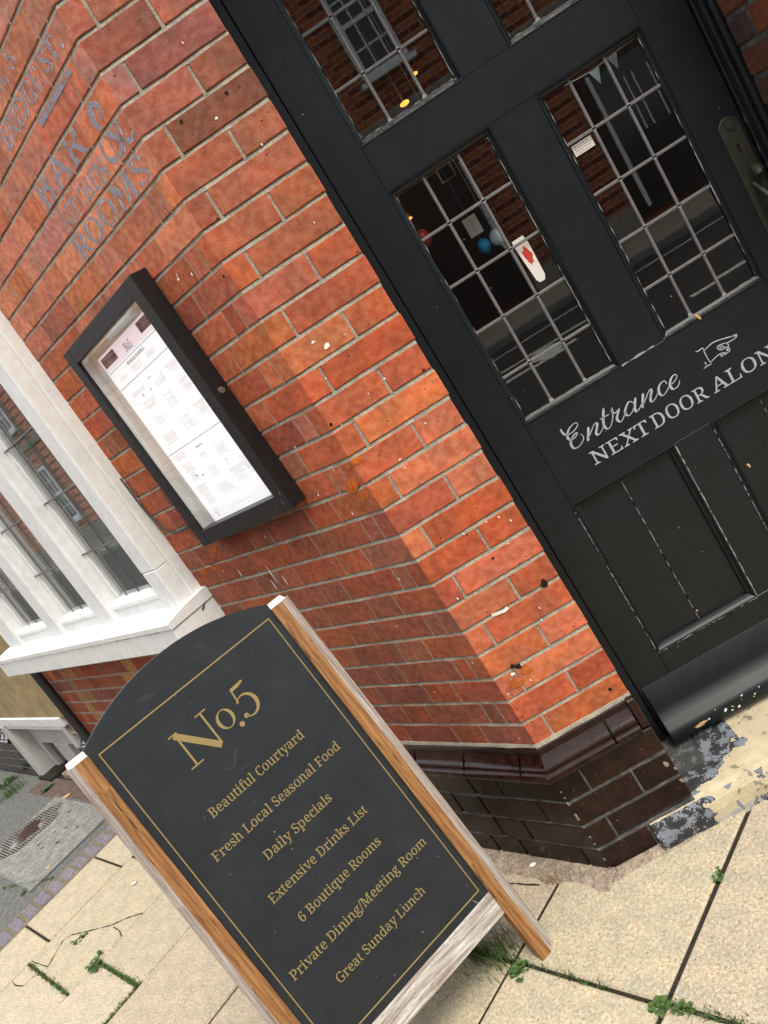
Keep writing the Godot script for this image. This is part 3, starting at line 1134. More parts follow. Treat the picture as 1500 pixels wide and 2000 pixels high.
func smooth(a: Array) -> PackedVector2Array:
	var c := []
	for i in range(0, a.size(), 2):
		c.append(Vector2(0.5 + a[i] / 1000.0, 0.9 + a[i + 1] / 1000.0))
	var out := PackedVector2Array()
	for i in c.size() - 1:
		var p0: Vector2 = c[maxi(i - 1, 0)]
		var p3: Vector2 = c[mini(i + 2, c.size() - 1)]
		var p1: Vector2 = c[i]
		for k in 5:
			out.append(p1.cubic_interpolate(c[i + 1], p0, p3, k / 5.0))
	out.append(c[-1])
	return out


func door() -> void:
	var P: Material = M["black_paint"]
	var d := thing("door", "black panelled door with leaded panes and silver lettering in the brick doorway", "door")
	var zb := DZ - 0.045
	board(d, "stile", 0.306, 0.411, 0.105, 2.60, zb, DZ, P)
	board(d, "stile", 1.121, 1.236, 0.105, 2.60, zb, DZ, P)
	for e in [[0.105, 0.345], [0.858, 1.115], [1.800, 1.922], [2.495, 2.60]]:
		board(d, "rail", 0.411, 1.121, e[0], e[1], zb, DZ - 0.0006, P)
	for e in [[0.345, 0.858, 0.725, 0.835], [1.115, 1.8, 0.702, 0.832], [1.922, 2.495, 0.702, 0.832]]:
		board(d, "mullion", e[2], e[3], e[0], e[1], zb, DZ - 0.0012, P)
	# lower panels: two planks each, with a mitred moulding round them
	var chips := MB.new()
	var gaps := [0.0]
	for e in [[0.411, 0.725], [0.835, 1.121]]:
		var xm: float = 0.560 if e[0] < 0.5 else 0.98
		board(d, "panel_plank", e[0], xm - 0.0008, 0.345, 0.858, DZ - 0.04, DZ - 0.017, P, 0.0012)
		board(d, "panel_plank", xm + 0.0008, e[1], 0.345, 0.858, DZ - 0.04, DZ - 0.017, P, 0.0012)
		var mb := MB.new()
		sweep_rect(mb, e[0], 0.345, e[1], 0.858, [Vector2(-0.0015, DZ - 0.003), Vector2(0.000, DZ + 0.002), Vector2(0.004, DZ + 0.003), Vector2(0.010, DZ - 0.004), Vector2(0.0165, DZ - 0.008), Vector2(0.018, DZ - 0.0165)])
		part("panel_moulding", mb, P, d)
		jag(chips, Vector2(xm, 0.365), Vector2(xm, 0.84), 0.0022, DZ - 0.0155, 0.3, 0.007)
		jag(chips, Vector2(e[1] + 0.0015, 0.35), Vector2(e[1] + 0.001, 0.855), 0.0036, DZ + 0.0028, 0.12, 0.008)
		jag(chips, Vector2(e[0] - 0.001, 0.36), Vector2(e[0] - 0.001, 0.835), 0.0022, DZ + 0.0028, 0.3, 0.008)
		jag(chips, Vector2(e[0] + 0.02, 0.8415), Vector2(e[1] - 0.02, 0.8415), 0.0024, DZ - 0.0155, 0.35, 0.007)
		jag(chips, Vector2(e[0], 0.3435), Vector2(e[1], 0.3435), 0.0026, DZ + 0.0028, 0.35, 0.008)
	# glazed panels
	for e in [[0.411, 0.702, 1.115, 1.800, true], [0.832, 1.121, 1.115, 1.800, false], [0.411, 0.702, 1.922, 2.495, true], [0.832, 1.121, 1.922, 2.495, false]]:
		var x0: float = e[0]
		var x1: float = e[1]
		var y0: float = e[2]
		var y1: float = e[3]
		var mb := MB.new()
		sweep_rect(mb, x0, y0, x1, y1, [Vector2(-0.0015, DZ - 0.004), Vector2(0.0, DZ + 0.0015), Vector2(0.003, DZ + 0.001), Vector2(0.008, DZ - 0.007), Vector2(0.0145, DZ - 0.0115), Vector2(0.0155, DZ - 0.022)])
		part("glazing_bead", mb, P, d)
		var vx := [0.506, 0.606] if e[4] else [0.921, 1.018]
		var hy := [1.2505, 1.3875, 1.5215, 1.6585] if y0 < 1.5 else [2.061, 2.205, 2.349]
		var xs := [x0 + 0.015, vx[0], vx[1], x1 - 0.015]
		var ys := [y0 + 0.015]
		ys.append_array(hy)
		ys.append(y1 - 0.015)
		for i in 3:
			for j in ys.size() - 1:
				var pm := MB.new()
				var bs := Basis.from_euler(Vector3(rng.randf_range(-0.0014, 0.0014), rng.randf_range(-0.0016, 0.0016), 0))
				pm.box(Vector3((xs[i] + xs[i + 1]) * 0.5, (ys[j] + ys[j + 1]) * 0.5, DZ - 0.018), Vector3(xs[i + 1] - xs[i] - 0.002, ys[j + 1] - ys[j] - 0.002, 0.0025), 0.0, bs)
				part("pane", pm, M["glass"], d)
		for x in vx:
			var lb := MB.new()
			came(lb, Vector2(x, ys[0]), Vector2(x, ys[-1]), 0.0088, DZ - 0.0165)
			part("lead_came", lb, M["lead"], d)
		for y in hy:
			var lb := MB.new()
			came(lb, Vector2(xs[0], y), Vector2(xs[3], y), 0.0082, DZ - 0.0162)
			part("lead_came", lb, M["lead"], d)
		var sl := MB.new()
		for x in vx:
			for y in hy:
				sl.disc(Vector3(x, y, DZ - 0.0128), 0.0058, Vector3(0, 0, 1), 8, 0.2, rng)
			for y in [ys[0] + 0.002]:
				sl.disc(Vector3(x, y, DZ - 0.0128), 0.006, Vector3(0, 0, 1), 8, 0.3, rng)
		stuff(part("solder_joints", sl, M["chip"], d))
		var zc := DZ - 0.0105
		jag(chips, Vector2(x0 + 0.0145, y0 + 0.02), Vector2(x0 + 0.0145, y1 - 0.02), 0.0026, zc, 0.72, 0.016)
		jag(chips, Vector2(x1 - 0.0145, y0 + 0.02), Vector2(x1 - 0.0145, y1 - 0.02), 0.0026, zc, 0.45, 0.014)
		jag(chips, Vector2(x0 + 0.02, y0 + 0.0150), Vector2(x1 - 0.02, y0 + 0.0150), 0.0030, zc, 0.6, 0.012)
	jag(chips, Vector2(0.705, 1.1155), Vector2(0.80, 1.116), 0.0075, DZ + 0.0004, 0.55, 0.010)
	jag(chips, Vector2(0.83, 1.118), Vector2(0.845, 1.128), 0.004, DZ + 0.0012, 0.3, 0.006)
	for k in 30:
		blob(chips, Vector2(rng.randf_range(0.32, 1.2), rng.randf_range(0.3, 2.3)), rng.randf_range(0.0006, 0.0018), 1.4, 0.3, DZ + 0.0004, 6)
	stuff(part("flaked_paint", chips, M["chip"], d))
	var bw := MB.new()
	for e in [[0.96, 0.845, 0.0035], [0.875, 0.69, 0.004], [0.565, 0.39, 0.003], [0.93, 1.121, 0.005]]:
		blob(bw, Vector2(e[0], e[1]), e[2], 2.0, 0.4, DZ + 0.0035 if e[1] > 1.0 else DZ - 0.0150, 8)
	stuff(part("bare_wood_spots", bw, M["bare_wood_chip"], d))
	# weather board
	var wb := MB.new()
	var prof := [Vector2(-0.252, 0.270), Vector2(-0.246, 0.267), Vector2(-0.224, 0.226), Vector2(-0.2225, 0.221), Vector2(-0.222, 0.204), Vector2(-0.219, 0.196), Vector2(-0.212, 0.184), Vector2(-0.199, 0.168), Vector2(-0.182, 0.152), Vector2(-0.175, 0.143), Vector2(-0.173, 0.136), Vector2(-0.173, 0.118), Vector2(-0.176, 0.112), Vector2(-0.252, 0.108)]
	sweep_x(wb, prof, 0.318, 1.232, Vector2(-0.24, 0.18))
	part("weather_board", wb, P, d)
	var wc := MB.new()
	for k in 34:
		var x := 0.60 + rng.randfn(0.0, 0.11)
		wc.xf = Transform3D(Basis(Vector3.RIGHT, -0.0), Vector3.ZERO)
		var yy := rng.randf_range(0.119, 0.136) if rng.randf() < 0.75 else rng.randf_range(0.14, 0.15)
		blob(wc, Vector2(clampf(x, 0.34, 1.2), yy), rng.randf_range(0.0015, 0.0055), 0.7, 0.2, -0.1722 if yy < 0.138 else -0.172, 7)
	stuff(part("chipped_edge", wc, M["fleck"], d))
	var bp := MB.new()
	blob(bp, Vector2(0.405, 0.129), 0.022, 0.32, 0.1, -0.1721, 12)
	part("bare_patch", bp, M["bare_wood_chip"], d)
	# lettering: brushed script drawn as strokes
	var sc := MB.new()
	var wide := func(dir: Vector2, t: float) -> float:
		var k := clampf(-dir.y * 0.9 - dir.x * 0.1, 0.0, 1.0)
		return (0.0026 + 0.0056 * k * k) * clampf(minf(t, 1.0 - t) * 9.0 + 0.45, 0.0, 1.0)
	for st in [
		[-13, 156, -13, 146, -11, 138, -6, 132, 1, 131, 14, 132, 26, 137, 32, 142, 30, 149, 20, 149, 7, 144, -3, 135, -7, 127, -7, 119, -1, 115, 9, 115, 18, 120, 20, 124, 14, 124, 6, 121, -2, 115, -8, 107, -9, 97, -6, 90, 4, 88, 16, 92, 27, 100, 29, 110, 25, 116],
		[53, 121, 44, 105, 34, 88], [38, 94, 52, 105, 68, 118, 76, 119, 76, 114, 69, 104, 63, 96, 64, 89, 70, 89, 81, 95, 88, 102],
		[111, 144, 102, 128, 93, 111, 90, 99, 93, 90, 101, 89, 111, 97, 121, 110, 125, 120, 127, 127, 131, 133], [89, 122, 101, 122, 116, 121],
		[131, 133, 126, 123, 128, 117, 134, 116, 145, 121, 137, 111, 129, 102, 128, 94, 131, 88, 139, 89, 150, 98, 157, 104],
		[185, 112, 181, 120, 173, 121, 162, 113, 155, 104, 154, 95, 160, 90, 171, 94, 182, 104], [196, 123, 189, 112, 182, 100, 180, 92, 182, 88, 191, 91, 201, 99],
		[218, 122, 210, 108, 199, 88], [204, 94, 217, 105, 231, 117, 239, 121, 240, 116, 233, 106, 228, 98, 227, 91, 232, 89, 243, 95, 253, 103],
		[281, 110, 283, 114, 281, 121, 273, 121, 263, 116, 257, 107, 255, 98, 258, 90, 265, 89, 276, 95, 285, 102],
		[289, 103, 299, 104, 311, 110, 315, 116, 312, 121, 304, 120, 295, 113, 289, 104, 288, 96, 291, 89, 300, 88, 309, 92, 317, 102]]:
		sc.ribbon(smooth(st), wide, DZ + 0.0007)
	part("script_lettering", sc, M["sign_silver"], d)
	var hd := MB.new()
	for st in [[385, 144, 394, 142, 405, 143, 404, 129, 404, 112, 405, 95, 394, 95, 384, 94], [392, 108, 395, 103, 392, 99],
		[405, 135, 417, 138, 432, 141, 448, 139, 466, 134, 484, 129, 493, 128, 496, 126, 493, 122, 487, 120, 475, 120, 465, 121, 458, 124, 450, 125, 442, 126, 438, 123, 440, 117, 446, 112, 455, 112, 462, 109, 464, 102, 460, 98, 454, 98, 445, 103, 437, 105, 426, 104, 414, 101, 405, 98],
		[485, 129, 491, 125, 493, 127], [450, 123, 451, 117, 456, 116], [444, 123, 446, 116], [461, 124, 466, 115, 463, 110], [437, 104, 438, 97, 444, 100], [446, 101, 448, 96, 453, 98], [457, 107, 460, 105, 460, 102, 457, 102, 456, 105, 457, 107]]:
		hd.ribbon(smooth(st), func(_d, _t): return 0.0027, DZ + 0.0007)
	part("pointing_hand", hd, M["sign_silver"], d)
	for e in [["NEXT", 0.5195, 0.690], ["DOOR", 0.7015, 0.8635], ["ALONG", 0.8790, 1.106]]:
		lettering(d, "lettering", e[0], "Droid Serif", e[1], e[2], 0.9195, 0.0385, DZ + 0.0004, M["sign_silver"])
	# lock furniture
	var lp := MB.new()
	var pl := PackedVector2Array()
	for k in 9:
		pl.append(Vector2(1.200, 1.484) + Vector2(cos(PI * k / 8.0), sin(PI * k / 8.0)) * 0.0265)
	for k in 9:
		pl.append(Vector2(1.200, 1.218) + Vector2(cos(PI + PI * k / 8.0), sin(PI + PI * k / 8.0)) * 0.0265)
	lp.prism(pl, DZ - 0.001, DZ + 0.004, 0.002)
	var plate := part("lock_plate", lp, M["bronze"], d)
	var kh := MB.new()
	kh.disc(Vector3(1.1985, 1.436, DZ + 0.0045), 0.0045, Vector3(0, 0, 1), 12)
	kh.box(Vector3(1.1985, 1.425, DZ + 0.0042), Vector3(0.0042, 0.02, 0.001))
	part("keyhole", kh, M["hole"], plate)
	var sw := MB.new()
	sw.tube(PackedVector3Array([Vector3(1.2, 1.489, DZ + 0.003), Vector3(1.2, 1.489, DZ + 0.0075)]), [0.0125, 0.011], 14)
	sw.tube(PackedVector3Array([Vector3(1.204, 1.268, DZ + 0.003), Vector3(1.204, 1.268, DZ + 0.007)]), [0.008, 0.007], 12)
	part("screw", sw, M["bronze"], plate)
	var th := MB.new()
	th.tube(PackedVector3Array([Vector3(1.212, 1.372, DZ), Vector3(1.207, 1.368, DZ + 0.02), Vector3(1.203, 1.358, DZ + 0.036), Vector3(1.203, 1.352, DZ + 0.040)]), [0.012, 0.014, 0.016, 0.010], 12)
	part("thumb_latch", th, M["bronze"], plate)
	var hb := MB.new()
	var hp := PackedVector3Array()
	for k in 11:
		var f := k / 10.0
		hp.append(Vector3(1.195 + 0.006 * sin(f * PI), lerpf(1.335, 1.19, f), DZ + 0.004 + 0.045 * sin(f * PI)))
	hb.tube(hp, [0.010, 0.0075, 0.007, 0.0075, 0.008, 0.008, 0.008, 0.0075, 0.007, 0.008, 0.010], 10)
	part("grip_handle", hb, M["bronze"], plate)

	var f := thing("door_frame", "black timber frame with beaded edge round the panelled door", "door frame")
	board(f, "jamb", 0.270, 0.303, 0.085, 2.64, -0.32, -0.243, P)
	board(f, "jamb", 1.239, 1.292, 0.085, 2.64, -0.32, -0.243, P)
	board(f, "head", 0.270, 1.292, 2.605, 2.66, -0.32, -0.243, P)
	for e in [[1.243, 0.004, 0.005], [1.262, 0.006, 0.008], [1.283, 0.007, 0.012]]:
		var mb := MB.new()
		mb.tube(PackedVector3Array([Vector3(e[0], 0.09, -0.244), Vector3(e[0], 2.6, -0.244)]), [e[2]], 10, false)
		part("bead", mb, P, f)
	var fc := MB.new()
	jag(fc, Vector2(1.2915, 0.4), Vector2(1.2915, 2.4), 0.003, -0.2425, 0.45, 0.02)
	jag(fc, Vector2(1.2385, 1.3), Vector2(1.2385, 1.9), 0.0018, -0.2425, 0.75, 0.02)
	stuff(part("flaked_paint", fc, M["chip"], f))


func came(mb: MB, a: Vector2, b: Vector2, w: float, z: float) -> void:
	var n := Vector2(-(b - a).normalized().y, (b - a).normalized().x) * w * 0.5
	var top := z + 0.0034
	var i := n * 0.6
	mb.oq(mb.V(a - i, top), mb.V(b - i, top), mb.V(b + i, top), mb.V(a + i, top), mb.V(a, z - 1))
	mb.oq(mb.V(a - n, z), mb.V(b - n, z), mb.V(b - i, top), mb.V(a - i, top), mb.V((a + b) * 0.5, z - 0.01))
	mb.oq(mb.V(a + n, z), mb.V(b + n, z), mb.V(b + i, top), mb.V(a + i, top), mb.V((a + b) * 0.5, z - 0.01))


func sweep_x(mb: MB, prof: Array, x0: float, x1: float, inside: Vector2) -> void:   # profile of (z, y)
	var c := Vector3((x0 + x1) * 0.5, inside.y, inside.x)
	var fn := []
	for i in prof.size() - 1:
		var a: Vector2 = prof[i]
		var b: Vector2 = prof[i + 1]
		var nn := Vector3(0, a.x - b.x, b.y - a.y).normalized()
		if nn.dot(Vector3(0, (a.y + b.y) * 0.5 - inside.y, (a.x + b.x) * 0.5 - inside.x)) < 0:
			nn = -nn
		fn.append(nn)
	for i in prof.size() - 1:
		var a: Vector2 = prof[i]
		var b: Vector2 = prof[i + 1]
		var n0: Vector3 = fn[i]
		var n1: Vector3 = fn[i]
		if i > 0 and n0.dot(fn[i - 1]) > 0.86:
			n0 = (n0 + fn[i - 1]).normalized()
		if i < prof.size() - 2 and n1.dot(fn[i + 1]) > 0.86:
			n1 = (n1 + fn[i + 1]).normalized()
		var p := [Vector3(x0, a.y, a.x), Vector3(x1, a.y, a.x), Vector3(x1, b.y, b.x), Vector3(x0, b.y, b.x)]
		if (p[1] - p[0]).cross(p[2] - p[0]).dot(fn[i]) > 0:
			mb.qn(p[0], p[1], p[2], p[3], n0, n0, n1, n1)
		else:
			mb.qn(p[3], p[2], p[1], p[0], n1, n1, n0, n0)
	for i in range(1, prof.size() - 1):
		for x in [x0, x1]:
			mb.ot(Vector3(x, prof[0].y, prof[0].x), Vector3(x, prof[i].y, prof[i].x), Vector3(x, prof[i + 1].y, prof[i + 1].x), c)


# ---------------------------------------------------------------- doorstep
func doorstep() -> void:
	var prof := [Vector2(-0.34, 0.092), Vector2(-0.24, 0.091), Vector2(-0.12, 0.089), Vector2(-0.03, 0.086), Vector2(0.012, 0.081), Vector2(0.030, 0.073), Vector2(0.040, 0.058), Vector2(0.046, 0.035), Vector2(0.050, -0.01)]
	var x0 := 0.142
	var x1 := 1.75
	var W := 1024
	var H := 320
	var n1 := nz(121, 0.012, 3, 512)
	var n2 := nz(122, 0.035, 3, 512)
	var n3 := nz(123, 0.2, 2, 512)
	var d := PackedByteArray()
	d.resize(W * H * 3)
	for y in H:
		var z := -0.34 + 0.5 * y / H   # unrolled depth: 0.43 m
		for x in W:
			var xx := x0 + (x1 - x0) * x / W
			var i := (y % 512) * 512 + (x % 512)
			var a := n1[i] / 255.0 - 0.5
			var b := n2[i] / 255.0 - 0.5
			var g := n3[i] / 255.0 - 0.5
			var col := Color(0.69, 0.64, 0.535) * (1.0 + 0.10 * a + 0.10 * b + 0.07 * g)
			# paint survives in the sheltered corner and on parts of the riser
			var xb := 0.284
			if z < -0.2:
				xb = 0.516 - (z + 0.2) * 0.3
			elif z < -0.09:
				xb = lerpf(0.45, 0.516, (-0.09 - z) / 0.11)
			elif z < -0.02:
				xb = lerpf(0.37, 0.45, (-0.02 - z) / 0.07)
			else:
				xb = lerpf(0.284, 0.37, clampf(-z / 0.02, 0.0, 1.0))
			var keep := (xb - xx) * 3.0 + 0.30 * a + 0.22 * b
			if z > 0.01:
				keep = -0.2
			if z > 0.026:
				keep = -0.10 + 0.32 * a + 0.28 * b + 0.24 * smoothstep(0.36, 0.24, xx) + 0.12 * smoothstep(0.38, 0.44, xx) * smoothstep(0.62, 0.5, xx)
			if xx > 0.47 and xx < 0.62 and z < -0.1:
				keep = 0.5 * b - 0.14
			var edge := z > 0.095 and xx > 0.27
			var flake := b + 0.4 * g + 0.3 * a - (0.06 if xx < 0.37 and z < 0.0 else 0.0)
			if keep > 0.0:
				if flake > 0.10:
					col = Color(0.43, 0.45, 0.48) * (1.0 + 0.2 * a)
				elif flake > 0.065 and g > 0.06:
					col = Color(0.72, 0.70, 0.66)
				else:
					col = Color(0.20, 0.205, 0.215) * (1.0 + 0.5 * b)
				if xx < 0.36 and z < -0.08:
					col = col.lerp(Color(0.31, 0.31, 0.30), 0.5)
			elif edge:
				col = Color(0.58, 0.58, 0.58).lerp(col, clampf(0.4 + 2.0 * b, 0.0, 1.0))
			elif b + 0.5 * a < -0.31:
				col = col.darkened(0.25)
			var o := (y * W + x) * 3
			d[o] = b8(col.r)
			d[o + 1] = b8(col.g)
			d[o + 2] = b8(col.b)
	var sm := mat("step", Color(1, 1, 1), 0.8, 0.35, rgbtex(W, H, d), 1.0)
	sm.texture_repeat = false
	sm.heightmap_enabled = true
	sm.heightmap_texture = M["slab"].heightmap_texture
	sm.heightmap_scale = 0.15
	var mb := MB.new()
	var nx := 40
	var lens := [0.0]
	for i in range(1, prof.size()):
		lens.append(lens[-1] + prof[i].distance_to(prof[i - 1]))
	var nn := FastNoiseLite.new()
	nn.seed = 3
	nn.frequency = 9.0
	var pt := func(ix: int, k: int) -> Vector3:
		var x: float = lerpf(x0, x1, float(ix) / nx)
		var p: Vector2 = prof[k]
		var wv := nn.get_noise_2d(x, p.x * 2.0 + p.y) * 0.005
		var hollow: float = -0.008 * exp(-pow((x - 0.72) / 0.25, 2.0)) * (1.0 if p.y > 0.05 else 0.0)
		return Vector3(x, p.y + wv * (0.5 if k < 3 else 1.0) + hollow, p.x + (wv * 1.5 if k > 3 else 0.0))
	for ix in nx:
		for k in prof.size() - 1:
			var a: Vector3 = pt.call(ix, k + 1)
			var b: Vector3 = pt.call(ix + 1, k + 1)
			var e: Vector3 = pt.call(ix + 1, k)
			var f: Vector3 = pt.call(ix, k)
			var at := mb.uv.size()
			mb.quad(a, b, e, f)
			var us := [Vector2(ix, k + 1), Vector2(ix + 1, k), Vector2(ix + 1, k + 1), Vector2(ix, k + 1), Vector2(ix, k), Vector2(ix + 1, k)]
			for q in mb.uv.size() - at:
				var u: Vector2 = us[q]
				mb.uv[at + q] = Vector2(u.x / nx, lens[int(u.y)] / 0.5)
	for k in prof.size() - 1:
		mb.ot(Vector3(x0, -0.01, -0.2), pt.call(0, k), pt.call(0, k + 1), Vector3(1, 0, -0.2))
	# smooth normals over the worn top
	var t := part("doorstep", mb, sm)
	tag(t, "worn tan stone doorstep with flaking black paint under the door", "doorstep")


# ---------------------------------------------------------------- bay window and basement window, side wall axes (x = -s)
func window() -> void:
	var w := sroot("bay_window", "white painted box window with leaded panes and deep sill left of the menu case", "window")
	var P: Material = M["white_paint"]
	var b := func(called: String, s0: float, s1: float, y0: float, y1: float, d0: float, d1: float, mt: Material, bev := 0.003) -> MeshInstance3D:
		return board(w, called, -s1, -s0, y0, y1, d0, d1, mt, bev)
	b.call("corner_moulding", 1.066, 1.10, 1.09, 2.78, -0.02, 0.044, P, 0.008)
	b.call("side_board", 1.069, 1.14, 1.252, 2.78, 0.044, 0.096, P, 0.002)
	b.call("side_board", 1.0685, 1.14, 1.09, 1.2505, 0.044, 0.0965, P, 0.002)
	b.call("stile", 1.072, 1.170, 1.255, 2.78, 0.056, 0.100, P)
	b.call("stile", 1.0722, 1.168, 1.095, 1.253, 0.056, 0.1005, P)
	b.call("mullion", 1.637, 1.793, 1.085, 2.78, 0.03, 0.1035, P, 0.012)
	b.call("mullion", 2.252, 2.405, 1.085, 2.78, 0.03, 0.1035, P, 0.012)
	b.call("stile", 2.93, 3.15, 1.085, 2.78, 0.03, 0.100, P, 0.006)
	b.call("head", 1.072, 3.15, 2.70, 2.80, 0.0, 0.12, P)
	for e in [[1.170, 1.637], [1.793, 2.252], [2.405, 2.93]]:
		var sl := MB.new()   # bottom rail with a weathered bead
		sl.xf = Transform3D(Basis(Vector3.UP, 0.0), Vector3.ZERO)
		sweep_x(sl, [Vector2(0.02, 1.186), Vector2(0.052, 1.180), Vector2(0.084, 1.162), Vector2(0.086, 1.150), Vector2(0.082, 1.146), Vector2(0.084, 1.10), Vector2(0.02, 1.09)], -e[1] - 0.002, -e[0] + 0.002, Vector2(0.04, 1.13))
		part("bottom_rail", sl, P, w)
		var pm := MB.new()
		pm.box(Vector3(-(e[0] + e[1]) * 0.5, 1.94, 0.046), Vector3(e[1] - e[0], 1.54, 0.003))
		part("pane", pm, M["glass"], w)
		var st := MB.new()   # inner stile seen through the bevel
		st.box(Vector3(-e[1] + 0.018, 1.94, 0.042), Vector3(0.036, 1.54, 0.02), 0.004)
		part("sash_bead", st, P, w)
		for y in [1.390, 1.624, 1.858, 2.092, 2.326, 2.56]:
			var lb := MB.new()
			lb.box(Vector3(-(e[0] + e[1]) * 0.5, y, 0.052), Vector3(e[1] - e[0], 0.007, 0.006), 0.002)
			part("lead_bar", lb, M["lead"], w)
		for k in 3:
			var lb := MB.new()
			lb.box(Vector3(-lerpf(e[0], e[1], (k + 1) / 4.0), 1.94, 0.0505), Vector3(0.0036, 1.53, 0.004))
			part("lead_bar", lb, M["dark_lead"], w)
	# sill
	var sm := MB.new()
	sweep_x(sm, [Vector2(-0.02, 1.112), Vector2(0.10, 1.106), Vector2(0.182, 1.094), Vector2(0.187, 1.090), Vector2(0.187, 1.072), Vector2(0.184, 1.069), Vector2(-0.02, 1.069)], -3.22, -1.036, Vector2(0.08, 1.09))
	var sill := part("sill", sm, P, w)
	var ap := MB.new()
	ap.box(Vector3(-2.13, 1.0265, 0.08), Vector3(2.18, 0.084, 0.206), 0.004)
	part("apron", ap, P, sill)
	var cr := MB.new()
	cr.xf = Transform3D(Basis(), Vector3(0, 0, 0))
	jag(cr, Vector2(-1.55, 1.0682), Vector2(-1.05, 1.0690), 0.004, 0.1842, 0.4, 0.02)
	cr.xf = Transform3D(Basis(Vector3.UP, PI / 2), Vector3(-1.0385, 0, 0))
	blob(cr, Vector2(-0.05, 1.058), 0.012, 0.35, 0.5, 0.0008, 9)
	jag(cr, Vector2(-0.06, 1.055), Vector2(-0.03, 1.07), 0.004, 0.0008, 0.2, 0.006)
	stuff(part("dark_cracks", cr, M["dark_lead"], sill))

	var bwn := sroot("basement_window", "small grey painted basement window low in the wall under the tan panel", "window")
	var G: Material = M["grey_paint"]
	var g := func(called: String, s0: float, s1: float, y0: float, y1: float, d0: float, d1: float, mt: Material) -> void:
		board(bwn, called, -s1, -s0, y0, y1, d0, d1, mt, 0.004)
	g.call("lintel", 3.66, 5.14, 0.487, 0.553, -0.20, 0.022, M["white_paint"])
	g.call("head_board", 3.70, 5.10, 0.452, 0.485, -0.20, 0.012, M["white_paint"])
	g.call("jamb", 5.035, 5.158, -0.01, 0.485, -0.20, 0.026, G)
	g.call("jamb", 3.70, 3.765, -0.01, 0.485, -0.20, 0.020, G)
	g.call("top_rail", 3.765, 5.035, 0.235, 0.452, -0.13, -0.085, G)
	g.call("stile", 4.945, 5.035, -0.02, 0.235, -0.13, -0.083, G)
	g.call("stile", 4.36, 4.66, -0.02, 0.235, -0.13, -0.083, G)
	g.call("stile", 3.765, 4.05, -0.02, 0.235, -0.13, -0.083, G)
	g.call("pane", 4.66, 4.945, -0.02, 0.235, -0.122, -0.118, M["far_glass"])
	g.call("pane", 4.05, 4.36, -0.02, 0.235, -0.122, -0.118, M["far_glass"])
	g.call("sill_block", 3.90, 4.66, -0.05, 0.035, -0.11, 0.0, M["fillet"])
	g.call("dark_block", 4.80, 5.10, -0.05, 0.02, -0.11, 0.05, M["bed"])
	var rs := MB.new()
	rs.box(Vector3(-4.4, -0.012, 0.09), Vector3(1.3, 0.024, 0.16), 0.006)
	part("concrete_apron", rs, M["rusty"], bwn)

	var dp := MB.new()
	dp.tube(PackedVector3Array([SB * Vector3(-3.352, 0.02, 0.034), SB * Vector3(-3.352, 0.99, 0.034)]), [0.026], 14)
	tag(part("waste_pipe", dp, M["iron"]), "thin black upright pipe on the brick wall below the white sill", "pipe")


